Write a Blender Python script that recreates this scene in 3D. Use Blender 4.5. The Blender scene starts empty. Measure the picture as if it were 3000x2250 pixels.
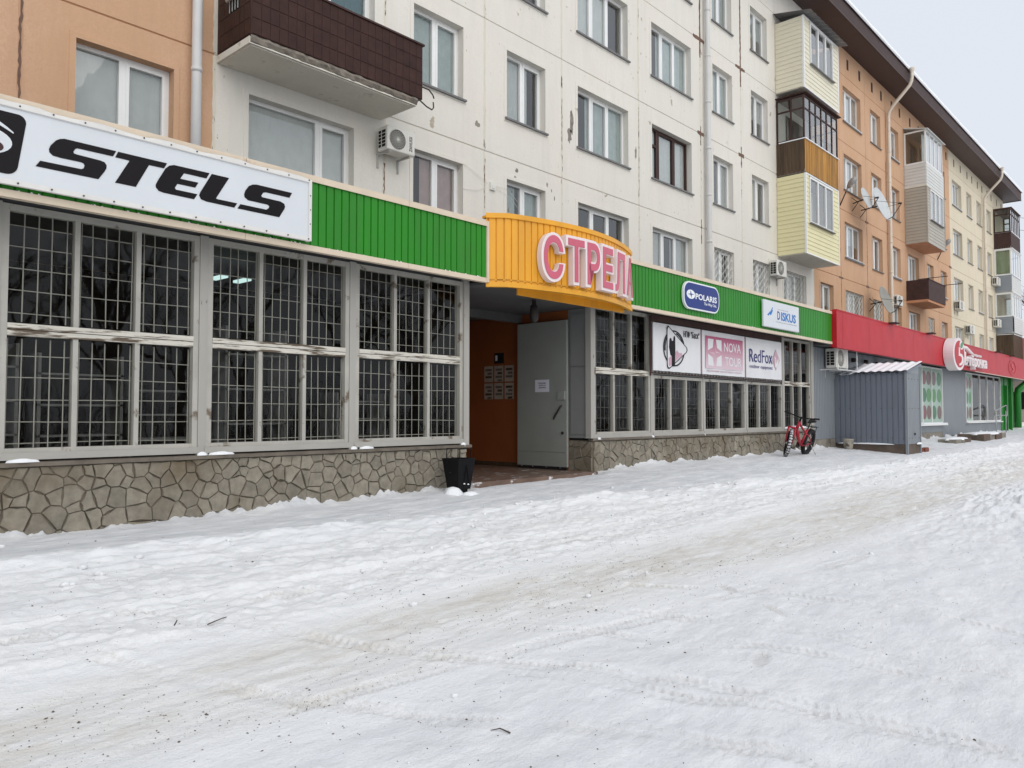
import bpy, math, random
import numpy as np
from mathutils import Vector, Matrix, Euler
random.seed(11)
R = math.radians
sc = bpy.context.scene
col = sc.collection

# ------------------------------------------------------------------ camera
PITCH, YAW = R(2.2257), R(42.364)
CAM = Vector((0, -7.65, 1.05))
fh = Vector((math.cos(YAW), math.sin(YAW), 0)); rt = Vector((math.sin(YAW), -math.cos(YAW), 0))
fw = fh * math.cos(PITCH) + Vector((0, 0, math.sin(PITCH))); up = rt.cross(fw)
cd = bpy.data.cameras.new('camera'); cam = bpy.data.objects.new('camera', cd); col.objects.link(cam)
cd.sensor_width = 36; cd.lens = 2290 / 3000 * 36; cd.clip_end = 2000; cd.clip_start = .05
cam.matrix_world = Matrix(((rt.x, up.x, -fw.x, CAM.x), (rt.y, up.y, -fw.y, CAM.y), (rt.z, up.z, -fw.z, CAM.z), (0, 0, 0, 1)))
sc.camera = cam

# ------------------------------------------------------------------ overcast sky, soft sun, exposure
SUN_EL, SUN_AZ = R(38), R(200)      # azimuth clockwise from +Y
w = bpy.data.worlds.new('World'); sc.world = w; w.use_nodes = True
nt = w.node_tree; nt.nodes.clear()
sky = nt.nodes.new('ShaderNodeTexSky'); sky.sky_type = 'NISHITA'; sky.sun_disc = False
sky.sun_elevation = SUN_EL; sky.sun_rotation = SUN_AZ; sky.dust_density = 6; sky.air_density = 1.5
mx = nt.nodes.new('ShaderNodeMixRGB'); mx.inputs[0].default_value = .93
mx.inputs[2].default_value = (7.0, 7.42, 8.1, 1)
bg = nt.nodes.new('ShaderNodeBackground'); bg.inputs[1].default_value = .1
ow = nt.nodes.new('ShaderNodeOutputWorld')
nt.links.new(sky.outputs[0], mx.inputs[1]); nt.links.new(mx.outputs[0], bg.inputs[0]); nt.links.new(bg.outputs[0], ow.inputs[0])
sd = bpy.data.lights.new('sun', 'SUN'); sd.energy = 1.2; sd.angle = R(75); sd.color = (1, .975, .94)
so = bpy.data.objects.new('sun', sd); col.objects.link(so)
sdir = Vector((math.sin(SUN_AZ) * math.cos(SUN_EL), math.cos(SUN_AZ) * math.cos(SUN_EL), math.sin(SUN_EL)))
so.rotation_euler = sdir.to_track_quat('Z', 'Y').to_euler(); so.location = (0, -20, 40)
vs = sc.view_settings; vs.view_transform = 'Standard'; vs.look = 'None'; vs.exposure = .2; vs.gamma = 1; vs.use_curve_mapping = False
try:
    sc.cycles.max_bounces = 5; sc.cycles.diffuse_bounces = 3; sc.cycles.glossy_bounces = 2; sc.cycles.transparent_max_bounces = 8; sc.cycles.caustics_reflective = False; sc.cycles.caustics_refractive = False
except Exception: pass

# ------------------------------------------------------------------ materials
def s2l(c):
    return tuple(((v / 255) / 12.92 if v / 255 <= .04045 else ((v / 255 + .055) / 1.055) ** 2.4) for v in c)
class NT:
    def __init__(s, name):
        s.m = bpy.data.materials.new(name); s.m.use_nodes = True; s.t = s.m.node_tree; s.t.nodes.clear()
        s.out = s.n('ShaderNodeOutputMaterial')
    def n(s, t, **kw):
        q = s.t.nodes.new(t)
        for k, v in kw.items(): setattr(q, k, v)
        return q
    def l(s, a, b): s.t.links.new(a, b)
    def pos(s, scale=(1, 1, 1)):
        g = s.n('ShaderNodeNewGeometry'); m = s.n('ShaderNodeVectorMath', operation='MULTIPLY'); m.inputs[1].default_value = scale
        s.l(g.outputs['Position'], m.inputs[0]); return m.outputs[0]
    def noise(s, vec, scale, detail=4, rough=.6):
        q = s.n('ShaderNodeTexNoise'); q.inputs['Scale'].default_value = scale; q.inputs['Detail'].default_value = detail; q.inputs['Roughness'].default_value = rough
        s.l(vec, q.inputs['Vector']); return q.outputs['Fac']
    def ramp(s, fac, a, b, c0=(0, 0, 0, 1), c1=(1, 1, 1, 1)):
        q = s.n('ShaderNodeValToRGB'); e = q.color_ramp.elements; e[0].position = a; e[1].position = b; e[0].color = c0; e[1].color = c1
        s.l(fac, q.inputs[0]); return q.outputs[0]
    def mix(s, fac, a, b, mode='MIX'):
        q = s.n('ShaderNodeMixRGB', blend_type=mode)
        for i, v in ((0, fac), (1, a), (2, b)):
            if isinstance(v, bpy.types.NodeSocket): s.l(v, q.inputs[i])
            elif i == 0: q.inputs[0].default_value = v
            else: q.inputs[i].default_value = (*v, 1)
        return q.outputs[0]
    def bsdf(s, colr, rough=.6, metal=0, spec=.4, bumps=()):
        b = s.n('ShaderNodeBsdfPrincipled'); b.inputs['Roughness'].default_value = rough; b.inputs['Metallic'].default_value = metal
        b.inputs['Specular IOR Level'].default_value = spec
        if isinstance(colr, bpy.types.NodeSocket): s.l(colr, b.inputs['Base Color'])
        else: b.inputs['Base Color'].default_value = (*colr, 1)
        last = None
        for h, st, d in bumps:
            q = s.n('ShaderNodeBump'); q.inputs['Strength'].default_value = st; q.inputs['Distance'].default_value = d
            s.l(h, q.inputs['Height'])
            if last is not None: s.l(last, q.inputs['Normal'])
            last = q.outputs[0]
        if last is not None: s.l(last, b.inputs['Normal'])
        s.l(b.outputs[0], s.out.inputs[0]); return b

def mat(name, c, rough=.6, var=.12, vsc=2.5, bump=.15, bs=70, metal=0, spec=.4, rnd=0., dirt=None, stretch=(1, 1, 1), dist=.004, rgb=True):
    """c sRGB 0-255 albedo; dirt=(colour, low, high, scale): worn patches of another colour"""
    c = s2l(c) if rgb else c
    k = NT(name); p = k.pos(stretch)
    f = k.noise(p, vsc, 4)
    f2 = k.ramp(f, .3, .7)
    o = k.mix(f2, tuple(v * (1 - var) for v in c), tuple(min(v * (1 + var), .92) for v in c))
    if rnd:
        oi = k.n('ShaderNodeObjectInfo'); h = k.n('ShaderNodeHueSaturation')
        mp = k.n('ShaderNodeMapRange'); mp.inputs[3].default_value = 1 - rnd; mp.inputs[4].default_value = 1 + rnd
        k.l(oi.outputs['Random'], mp.inputs[0]); k.l(mp.outputs[0], h.inputs['Value']); k.l(o, h.inputs['Color']); o = h.outputs[0]
    bumps = []
    if dirt:
        dc, lo, hi, dsc = dirt
        g = k.noise(k.pos(tuple(v * 1.0 for v in stretch)), dsc, 5, .65); gm = k.ramp(g, lo, hi)
        o = k.mix(gm, o, s2l(dc))
    if bump: bumps.append((k.noise(k.pos(), bs, 3), bump, dist))
    k.bsdf(o, rough, metal, spec, bumps); return k.m

def wall_mat(name, c, peel, stain):
    k = NT(name); c = s2l(c)
    big = k.ramp(k.noise(k.pos((1, 1, .55)), .55, 6), .3, .75)
    o = k.mix(big, c, tuple(v * .9 for v in c))
    pk = k.ramp(k.noise(k.pos(), .8, 4), .45, .72)
    o = k.mix(k.mix(.18, (0, 0, 0), pk, 'MIX'), o, s2l((236, 205, 190)))
    st = k.ramp(k.noise(k.pos((3.2, 3.2, .3)), 1.3, 5, .72), .48, .82)           # vertical rain streaks
    o = k.mix(k.mix(.55, (0, 0, 0), st), o, tuple(v * .74 for v in c))
    fine = k.noise(k.pos(), 38, 4, .7)
    o = k.mix(k.ramp(fine, .35, .75), o, tuple(v * .9 for v in c))
    pn = k.noise(k.pos((1, 1, .8)), 2.1, 6, .62); pf = k.ramp(pn, peel, peel + .012)      # flaked paint
    pn2 = k.noise(k.pos((1.4, 1, .7)), 7.5, 4, .7); pf2 = k.ramp(pn2, peel + .005, peel + .02)
    pa = k.mix(1.0, pf, pf2, 'LIGHTEN')
    o = k.mix(pa, o, s2l(stain))
    k.bsdf(o, .85, 0, .2, ((k.noise(k.pos(), 90, 4), .45, .006), (k.noise(k.pos(), 9, 4), .25, .02), (pa, -.5, .01)))
    return k.m

def glass_mat(name, tint=(.85, .87, .86), ior=1.5, wav=.02, boost=1.0):
    k = NT(name)
    t = k.n('ShaderNodeBsdfTransparent'); t.inputs[0].default_value = (*tint, 1)
    g = k.n('ShaderNodeBsdfGlossy'); g.inputs['Roughness'].default_value = .015; g.inputs[0].default_value = (1, 1, 1, 1)
    b = k.n('ShaderNodeBump'); b.inputs['Strength'].default_value = wav; b.inputs['Distance'].default_value = .05
    k.l(k.noise(k.pos(), 2.2, 2), b.inputs['Height']); k.l(b.outputs[0], g.inputs['Normal'])
    fr = k.n('ShaderNodeFresnel'); fr.inputs[0].default_value = ior
    mu = k.n('ShaderNodeMath', operation='MULTIPLY', use_clamp=True); mu.inputs[1].default_value = boost
    gb = k.n('ShaderNodeNewGeometry'); nb = k.n('ShaderNodeMath', operation='SUBTRACT'); nb.inputs[0].default_value = 1.0; k.l(gb.outputs['Backfacing'], nb.inputs[1])
    fb = k.n('ShaderNodeMath', operation='MULTIPLY'); k.l(fr.outputs[0], fb.inputs[0]); k.l(nb.outputs[0], fb.inputs[1])   # only the outer face of a pane mirrors
    k.l(fb.outputs[0], mu.inputs[0])
    m = k.n('ShaderNodeMixShader'); k.l(mu.outputs[0], m.inputs[0]); k.l(t.outputs[0], m.inputs[1]); k.l(g.outputs[0], m.inputs[2])
    k.l(m.outputs[0], k.out.inputs[0]); return k.m

def emit_mat(name, c, st):
    k = NT(name); e = k.n('ShaderNodeEmission'); e.inputs[0].default_value = (*s2l(c), 1); e.inputs[1].default_value = st
    k.l(e.outputs[0], k.out.inputs[0]); return k.m

M = {}
M['white_wall'] = wall_mat('white_wall_paint', (229, 225, 215), .685, (176, 166, 150))
M['orange_wall'] = wall_mat('orange_wall_paint', (207, 167, 134), .72, (165, 125, 95))
M['cream_wall'] = wall_mat('cream_wall_paint', (222, 211, 187), .71, (180, 165, 140))
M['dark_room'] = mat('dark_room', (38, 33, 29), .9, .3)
M['pvc'] = mat('white_plastic', (232, 232, 230), .35, .04, bump=0)
M['brown_wood'] = mat('brown_painted_wood', (62, 40, 34), .6, .25, 6, .2, stretch=(1, 1, .3))
M['sill_metal'] = mat('grey_sill_metal', (112, 110, 110), .5, .2, 8)
M['old_frame'] = mat('peeling_grey_white_frame_paint', (174, 171, 163), .6, .12, 3, .25, 60, dirt=((112, 100, 86), .585, .65, 4.5), stretch=(.8, .8, .8))
M['old_wood'] = mat('bare_weathered_transom', (205, 201, 190), .7, .12, 5, .4, 50, dirt=((96, 84, 70), .5, .58, 4.2), stretch=(.5, 1, 5))
M['post_grey'] = mat('grey_post_paint', (168, 165, 158), .55, .07, 2, .1, dirt=((80, 80, 80), .68, .72, 7), stretch=(1, 1, .5))
M['glass'] = glass_mat('window_glass', boost=2.3)
M['shop_glass'] = glass_mat('dusty_shop_glass', (.9, .9, .88), 1.5, .03, .65)
M['bar_metal'] = mat('pale_grey_bars', (182, 180, 174), .5, .1, 6, 0)
M['bar_dark'] = mat('grey_inner_bars', (120, 120, 118), .5, .1, 6, 0)
M['green'] = mat('green_sheet_metal', (32, 128, 18), .45, .1, 1.5, .15, 3, spec=.45, dirt=((52, 112, 40), .5, .8, 1.6), stretch=(1.5, 1, .4), dist=.02)
M['cream_trim'] = mat('cream_metal_trim', (214, 198, 176), .45, .06, 4, .03, dirt=((150, 112, 70), .66, .8, 1.4))
M['soffit_grey'] = mat('grey_soffit', (88, 88, 88), .6, .12)
M['concrete'] = mat('grey_concrete', (138, 132, 122), .9, .22, 5, .5, 60, dirt=((84, 74, 64), .52, .72, 2.2))
M['mortar'] = mat('dark_mortar', (120, 112, 99), .95, .35, 8, .5, 60)
M['stone'] = mat('flagstone', (137, 130, 117), .85, .2, 14, .8, 130, rnd=.15, dirt=((104, 90, 68), .50, .74, .9), dist=.006)
M['ledge'] = mat('weathered_ledge', (110, 102, 92), .85, .25, 6, .5, 50)
M['sign_white'] = mat('white_sign_sheet', (212, 216, 220), .35, .03, 1.2, .02, 6)
M['sign_edge'] = mat('white_sign_edge', (220, 218, 214), .5, .05, 5, .1, 12, dist=.02)
M['ink'] = mat('black_vinyl', (18, 13, 16), .45, .15, 3, 0, spec=.2)
M['maroon_ink'] = mat('dark_maroon_vinyl', (62, 28, 30), .4, .1, 3, 0)
M['screw'] = mat('screw', (70, 66, 64), .4, .1, 5, 0, metal=.6)
M['orange_sheet'] = mat('orange_yellow_sheet', (230, 164, 44), .4, .07, 1.5, .15, 3, spec=.45, dirt=((206, 146, 52), .5, .8, 1.6), stretch=(1.5, 1, .4), dist=.02)
M['letter_white'] = mat('white_letter_border', (232, 220, 220), .4, .03, 3, 0)
M['letter_pink'] = mat('faded_pink_face', (200, 98, 118), .35, .06, 2, 0)
M['blue_sign'] = mat('navy_blue_sign', (24, 48, 122), .3, .08, 1.5, 0)
M['white_ink'] = mat('white_vinyl', (235, 237, 240), .4, .02, 3, 0)
M['blue_ink'] = mat('blue_vinyl', (20, 112, 186), .4, .08, 3, 0)
M['navy_ink'] = mat('navy_vinyl', (40, 38, 110), .4, .08, 3, 0)
M['grey_ink'] = mat('faded_grey_ink', (176, 180, 186), .5, .04, 3, 0)
M['banner_white'] = mat('white_banner', (222, 222, 224), .6, .04, 2, .05, 30)
M['banner_rose'] = mat('banner_edge_rose', (150, 118, 122), .6, .1, 3, 0)
M['pink_pale'] = mat('pale_pink_vinyl', (214, 190, 198), .5, .04, 3, 0)
M['mauve'] = mat('mauve_vinyl', (196, 158, 172), .5, .05, 3, 0)
M['red'] = mat('red_fascia_metal', (184, 32, 44), .42, .06, .9, .12, 1.6, spec=.25, dist=.05)
M['red_print'] = mat('faded_red_print', (206, 72, 78), .5, .1, 4, 0)
M['grey_sheet'] = mat('grey_sheet_metal', (132, 138, 143), .42, .07, 1.2, .03, 20, dirt=((90, 92, 92), .66, .85, 1.6), stretch=(1, 1, .4))
M['shed_sheet'] = mat('slate_grey_sheet', (112, 118, 128), .42, .07, 1.2, .03, 20, dirt=((96, 82, 70), .7, .9, 1.6), stretch=(1, 1, .4))
M['shed_base'] = mat('rusty_concrete_base', (100, 88, 78), .9, .25, 4, .4, 40, dirt=((112, 72, 52), .55, .7, 2))
M['brown_roof'] = mat('brown_roof_sheet', (66, 48, 45), .55, .1, 2, .05, 20)
M['tile'] = mat('brown_glazed_tile', (58, 37, 31), .55, .25, 6, .1, 40, rnd=.1, spec=.2)
M['slab'] = mat('eroded_slab_edge', (128, 120, 110), .95, .35, 9, .8, 40)
M['slab_white'] = mat('whitewashed_slab', (216, 212, 200), .9, .06, 3, .3, 60, dirt=((120, 112, 100), .60, .80, 3))
M['yellow_siding'] = mat('yellow_vinyl_siding', (224, 216, 172), .45, .03, 2, .02)
M['cream_siding'] = mat('cream_vinyl_siding', (222, 216, 194), .45, .03, 2, .02)
M['grey_siding'] = mat('grey_vinyl_siding', (172, 166, 154), .45, .05, 2, .02)
M['white_siding'] = mat('white_vinyl_siding', (208, 208, 204), .45, .05, 2, .02)
M['slate_siding'] = mat('slate_vinyl_siding', (142, 148, 154), .45, .05, 2, .02)
M['golden_slat'] = mat('golden_brown_slat', (166, 118, 48), .6, .3, 4, .2, 40, rnd=.35, stretch=(4, 4, .4))
M['dark_board'] = mat('dark_brown_board', (78, 62, 46), .7, .3, 4, .2, 40, rnd=.2, stretch=(4, 4, .4))
M['rust_panel'] = mat('dark_maroon_metal_panel', (66, 44, 40), .7, .25, 4, .2, 40)
M['orange_soffit'] = mat('orange_painted_soffit', (196, 142, 108), .85, .1, 3, .3)
M['pipe'] = mat('pale_grey_drainpipe', (206, 205, 203), .4, .05, 2, .05)
M['pipe_cream'] = mat('cream_drainpipe', (216, 204, 188), .45, .08, 2, .05)
M['curtain'] = mat('white_net_curtain', (226, 226, 226), .9, .06, 6, .1, 30, rnd=.16)
M['curtain_grey'] = mat('grey_blind', (190, 200, 200), .9, .1, 6, .1, 30, rnd=.16)
M['curtain_pink'] = mat('pinkish_curtain', (196, 168, 166), .9, .1, 6, .1, 30)
M['teal'] = mat('teal_blind', (70, 116, 124), .8, .1, 6, 0)
M['ac_white'] = mat('air_conditioner_white', (222, 220, 212), .45, .05, 4, .03)
M['black_hole'] = mat('dark_opening', (22, 20, 20), .8, .2)
M['dish'] = mat('dish_grey_white', (198, 202, 202), .45, .05, 4, .03)
M['rust'] = mat('rust', (96, 62, 46), .9, .3, 20, .2)
M['dish_dark'] = mat('weathered_dish', (150, 148, 140), .55, .1, 4, .03)
M['dark_metal'] = mat('dark_metal', (58, 52, 50), .55, .2, 6, .1, metal=.3)
M['lamp_grey'] = mat('lamp_housing_grey', (150, 148, 146), .45, .1, 6, .05, metal=.3)
M['lamp_glass'] = mat('lamp_diffuser', (206, 200, 186), .25, .05, 6, 0)
M['door_grey'] = mat('grey_green_metal_door', (150, 154, 148), .5, .06, 2, .05, 15, dirt=((96, 94, 86), .68, .8, 2.5))
M['panel_grey'] = mat('grey_wall_panel', (134, 135, 134), .55, .06, 2, .05)
M['orange_paint'] = mat('brick_orange_interior', (146, 82, 44), .6, .1, 1.5, .1, 30)
M['paper'] = mat('white_paper', (226, 228, 238), .7, .02, 3, 0)
M['old_paper'] = mat('plastic_sleeved_paper', (172, 160, 148), .4, .1, 4, 0)
M['wet_paving'] = mat('wet_brown_paving', (112, 92, 80), .4, .25, 5, .4, 30, dirt=((224, 224, 226), .60, .66, 6), stretch=(.6, 2.2, 1))
M['black_plastic'] = mat('black_metal_bin', (13, 13, 15), .6, .25, 8, .05, spec=.2)
M['bike_red'] = mat('crimson_bicycle_paint', (164, 20, 44), .3, .1, 4, 0, spec=.5)
M['tyre'] = mat('black_rubber', (30, 28, 28), .8, .2, 8, .3, 60)
M['tyre_snow'] = mat('snow_packed_tread', (214, 214, 216), .9, .05, 8, .3, 60, dirt=((50, 48, 48), .56, .6, 26))
M['steel'] = mat('brushed_steel', (178, 180, 182), .35, .08, 6, .02, metal=.8)
M['portal_green'] = mat('bright_green_paint', (34, 122, 42), .4, .1, 2, .05)
M['frost_glass'] = mat('pale_green_window_film', (150, 176, 160), .3, .05, 2, 0)
M['dot_red'] = mat('maroon_dot', (116, 54, 62), .35, .06, 6, 0)
M['dot_brown'] = mat('brown_dot', (104, 74, 70), .35, .06, 6, 0)
M['dot_green'] = mat('dark_green_dot', (34, 104, 62), .35, .06, 6, 0)
M['dot_lime'] = mat('mid_green_dot', (66, 132, 66), .35, .06, 6, 0)
M['leaf_green'] = mat('leaf_green', (40, 140, 84), .4, .08, 3, 0)
M['galv'] = mat('galvanised_rail', (168, 170, 168), .4, .1, 5, .03, metal=.5)
M['brick'] = mat('broken_brick', (120, 72, 58), .9, .25, 9, .5, 60)
M['bark'] = mat('grey_brown_bark', (74, 64, 56), .9, .2, 6, .3, 40)
M['far_wall'] = mat('far_grey_wall', (186, 182, 174), .85, .08, 1, .1)
M['pink_wall'] = mat('far_pinkish_wall', (196, 130, 130), .85, .08, 1, .1)
M['tar'] = mat('brown_joint_sealant', (112, 88, 76), .9, .2, 6, .3, 40)
M['lit'] = emit_mat('fluorescent_tube', (200, 235, 235), 1.1)

def snow_mat():
    k = NT('trodden_snow'); p = k.pos()
    at = k.n('ShaderNodeAttribute'); at.attribute_name = 'dirt'
    ag = k.n('ShaderNodeAttribute'); ag.attribute_name = 'ice'
    base = k.mix(k.ramp(k.noise(p, .8, 5), .3, .7), (.83, .838, .85), (.875, .878, .882))
    n = k.noise(k.pos((1, 2.2, 1)), 3.0, 5, .7)
    dm = k.n('ShaderNodeMath', operation='MULTIPLY', use_clamp=True); k.l(at.outputs['Fac'], dm.inputs[0]); k.l(k.ramp(n, .25, .62), dm.inputs[1])
    crust = k.ramp(k.noise(k.pos((.35, 2.2, 1)), 2.4, 5, .72), .44, .70)
    base = k.mix(k.mix(.5, (0, 0, 0), crust), base, (.71, .725, .755))
    o = k.mix(dm.outputs[0], base, (.65, .62, .57))
    im = k.n('ShaderNodeMath', operation='MULTIPLY', use_clamp=True); k.l(ag.outputs['Fac'], im.inputs[0]); k.l(k.ramp(k.noise(k.pos((.6, 1.8, 1)), 3, 5, .7), .30, .62), im.inputs[1])
    o = k.mix(im.outputs[0], o, (.63, .645, .67))
    # grit: small dark flecks, more of it where the snow is dirty
    gn = k.noise(p, 95, 2, .5); gl = k.noise(p, 1.6, 4)
    gr = k.n('ShaderNodeMath', operation='MULTIPLY'); k.l(k.ramp(gn, .66, .70), gr.inputs[0]); k.l(k.ramp(gl, .42, .62), gr.inputs[1])
    gr2 = k.n('ShaderNodeMath', operation='MULTIPLY', use_clamp=True)
    ad = k.n('ShaderNodeMath', operation='ADD'); ad.inputs[1].default_value = .22; k.l(at.outputs['Fac'], ad.inputs[0])
    k.l(gr.outputs[0], gr2.inputs[0]); k.l(ad.outputs[0], gr2.inputs[1])
    o = k.mix(gr2.outputs[0], o, (.19, .165, .14))
    b = k.bsdf(o, .75, 0, .25, ((k.noise(k.pos((.6, 1.3, 1)), 12, 5, .72), .45, .045), (k.noise(p, 90, 4, .7), .5, .012)))
    return k.m
M['snow'] = snow_mat()
M['snow_plain'] = mat('fresh_snow', (240, 242, 246), .8, .02, 4, .35, 30, spec=.2, dist=.02)

# ------------------------------------------------------------------ mesh helpers
class MB:
    def __init__(s): s.v = []; s.f = []; s.mi = []
    def add(s, vs_, fs, m=0):
        o = len(s.v); s.v += [tuple(q) for q in vs_]; s.f += [tuple(i + o for i in q) for q in fs]; s.mi += [m] * len(fs); return s
    def box(s, x0, x1, y0, y1, z0, z1, m=0):
        return s.add([(x0, y0, z0), (x1, y0, z0), (x1, y1, z0), (x0, y1, z0), (x0, y0, z1), (x1, y0, z1), (x1, y1, z1), (x0, y1, z1)],
                     [(0, 3, 2, 1), (4, 5, 6, 7), (0, 1, 5, 4), (1, 2, 6, 5), (2, 3, 7, 6), (3, 0, 4, 7)], m)
    def bbox(s, x0, x1, y0, y1, z0, z1, b=.01, m=0):
        """box with chamfered edges"""
        vs_ = []
        for (px, dx) in ((x0, 1), (x1, -1)):
            for (py, dy) in ((y0, 1), (y1, -1)):
                for (pz, dz) in ((z0, 1), (z1, -1)):
                    vs_ += [(px, py + dy * b, pz + dz * b), (px + dx * b, py, pz + dz * b), (px + dx * b, py + dy * b, pz)]
        i = lambda a, b_, c, k: ((a * 2 + b_) * 2 + c) * 3 + k
        fs = [(i(0,0,0,0), i(0,0,1,0), i(0,1,1,0), i(0,1,0,0)), (i(1,0,0,0), i(1,1,0,0), i(1,1,1,0), i(1,0,1,0)),
              (i(0,0,0,1), i(1,0,0,1), i(1,0,1,1), i(0,0,1,1)), (i(0,1,0,1), i(0,1,1,1), i(1,1,1,1), i(1,1,0,1)),
              (i(0,0,0,2), i(0,1,0,2), i(1,1,0,2), i(1,0,0,2)), (i(0,0,1,2), i(1,0,1,2), i(1,1,1,2), i(0,1,1,2))]
        for a in (0, 1):
            for c in (0, 1):
                fs += [(i(a,0,c,0), i(a,1,c,0), i(a,1,c,2), i(a,0,c,2)), (i(0,a,c,1), i(1,a,c,1), i(1,a,c,2), i(0,a,c,2)), (i(a,c,0,0), i(a,c,1,0), i(a,c,1,1), i(a,c,0,1))]
        for a in (0, 1):
            for b_ in (0, 1):
                for c in (0, 1): fs.append((i(a,b_,c,0), i(a,b_,c,1), i(a,b_,c,2)))
        return s.add(vs_, fs, m)
    def tube(s, pts, r, n=8, m=0, caps=True, closed=False):
        pts = [Vector(p) for p in pts]; k = len(pts); rr = r if isinstance(r, (list, tuple)) else [r] * k
        vs_ = []; prev = None
        for i, p in enumerate(pts):
            if closed: t = pts[(i + 1) % k] - pts[i - 1]
            else: t = pts[min(i + 1, k - 1)] - pts[max(i - 1, 0)]
            t.normalize()
            if prev is None:
                a = Vector((0, 0, 1)) if abs(t.z) < .9 else Vector((1, 0, 0))
                u = t.cross(a).normalized()
            else:
                u = (prev - t * prev.dot(t)).normalized()
            prev = u; w_ = t.cross(u)
            for j in range(n):
                an = 2 * math.pi * j / n
                vs_.append(p + (u * math.cos(an) + w_ * math.sin(an)) * rr[i])
        fs = []
        for i in range(k if closed else k - 1):
            i2 = (i + 1) % k
            for j in range(n): fs.append((i * n + j, i * n + (j + 1) % n, i2 * n + (j + 1) % n, i2 * n + j))
        if caps and not closed: fs += [tuple(range(n))[::-1], tuple(range((k - 1) * n, k * n))]
        return s.add(vs_, fs, m)
    def prism(s, poly, fn, t0, t1, m=0):
        """poly of (a,b); fn(a,b,t)->xyz"""
        n = len(poly)
        return s.add([fn(a, b, t0) for a, b in poly] + [fn(a, b, t1) for a, b in poly],
                     [tuple(range(n))[::-1], tuple(range(n, 2 * n))] + [(i, (i + 1) % n, n + (i + 1) % n, n + i) for i in range(n)], m)
    def lathe(s, prof, n=24, m=0, fn=None):
        """prof of (r,z) about z; fn maps xyz"""
        fn = fn or (lambda x, y, z: (x, y, z)); k = len(prof)
        vs_ = [fn(r * math.cos(2 * math.pi * j / n), r * math.sin(2 * math.pi * j / n), z) for r, z in prof for j in range(n)]
        fs = [(i * n + j, i * n + (j + 1) % n, (i + 1) * n + (j + 1) % n, (i + 1) * n + j) for i in range(k - 1) for j in range(n)]
        return s.add(vs_, fs, m)
    def mesh(s, name, mats, smooth=False):
        me = bpy.data.meshes.new(name); me.from_pydata(s.v, [], s.f)
        mats = mats if isinstance(mats, (list, tuple)) else [mats]
        for q in mats: me.materials.append(M[q] if isinstance(q, str) else q)
        if len(mats) > 1: me.polygons.foreach_set('material_index', s.mi)
        if smooth: me.polygons.foreach_set('use_smooth', [True] * len(me.polygons))
        me.update(); return me
    def obj(s, name, mats, parent=None, loc=None, smooth=False, local=False):
        return link(name, s.mesh(name, mats, smooth), parent, loc, local)
def link(name, me, parent=None, loc=None, local=False):
    o = bpy.data.objects.new(name, me); col.objects.link(o)
    if loc is not None: o.location = loc
    if parent is not None:
        o.parent = parent
        if parent.type == 'EMPTY' and not local: o.matrix_parent_inverse = Matrix.Translation(-Vector(parent.location))
    return o
def thing(name, label, cat, loc=(0, 0, 0), group=None):
    o = bpy.data.objects.new(name, None); col.objects.link(o); o.location = loc; o.empty_display_size = .2
    return tag(o, label, cat, group)
def tag(o, label, cat, group=None):
    o['label'] = label; o['category'] = cat
    if group: o['group'] = group
    return o
XZ = lambda y: (lambda a, b, t: (a, t, b))            # facade plane: poly in (X,Z), extruded along Y
FA = lambda a, b, t: (a, t, b)
def ribbed(mb, path, z0, z1, pitch, depth, gw=.012, m=0, start=0.):
    """profiled sheet: path (X,Y) polyline; flat pans with narrow grooves (depth>0 goes behind the path)"""
    P = [Vector((p[0], p[1])) for p in path]; L = [0]
    for a, b in zip(P, P[1:]): L.append(L[-1] + (b - a).length)
    tot = L[-1]; st = [0.]
    k = math.ceil((0 - start) / pitch)
    prof = [(0., 0.)]; x = start + k * pitch
    while x < tot - gw:
        if x > gw: prof += [(x - gw, 0), (x - gw * .5, depth), (x + gw * .5, depth), (x + gw, 0)]
        x += pitch
    prof.append((tot, 0.))
    for l in L[1:-1]: prof.append((l, 0.))
    prof = sorted(set(prof)); vs_ = []
    for sx, d in prof:
        i = max(j for j in range(len(L)) if L[j] <= sx + 1e-9); i = min(i, len(P) - 2)
        t = (P[i + 1] - P[i]).normalized(); p = P[i] + t * (sx - L[i]); nrm = Vector((-t.y, t.x))
        q = p + nrm * d; vs_ += [(q.x, q.y, z0), (q.x, q.y, z1)]
    n = len(prof)
    mb.add(vs_, [(2 * i, 2 * i + 2, 2 * i + 3, 2 * i + 1) for i in range(n - 1)], m); return mb

# ------------------------------------------------------------------ lettering
def text_mb(txt, x0, x1, z0, z1, y, depth=.004, offset=0., upright=False, res=3, shear=0):
    cu = bpy.data.curves.new('txt', 'FONT'); cu.body = txt; cu.size = 1; cu.resolution_u = res; cu.offset = offset; cu.extrude = .01; cu.shear = shear
    ob = bpy.data.objects.new('txt', cu); col.objects.link(ob)
    dg = bpy.context.evaluated_depsgraph_get(); me = bpy.data.meshes.new_from_object(ob.evaluated_get(dg))
    co = np.empty(len(me.vertices) * 3); me.vertices.foreach_get('co', co); co = co.reshape(-1, 3)
    fs = [tuple(p.vertices) for p in me.polygons]
    bpy.data.objects.remove(ob); bpy.data.curves.remove(cu); bpy.data.meshes.remove(me)
    a, b = co[:, 0], co[:, 1]
    if upright: a, b = -co[:, 1], co[:, 0]
    a = x0 + (a - a.min()) / (a.max() - a.min()) * (x1 - x0); b = z0 + (b - b.min()) / (b.max() - b.min()) * (z1 - z0)
    yy = np.where(co[:, 2] > 0, y - depth, y)
    mb = MB(); mb.add(list(zip(a, yy, b)), fs); return mb

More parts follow.
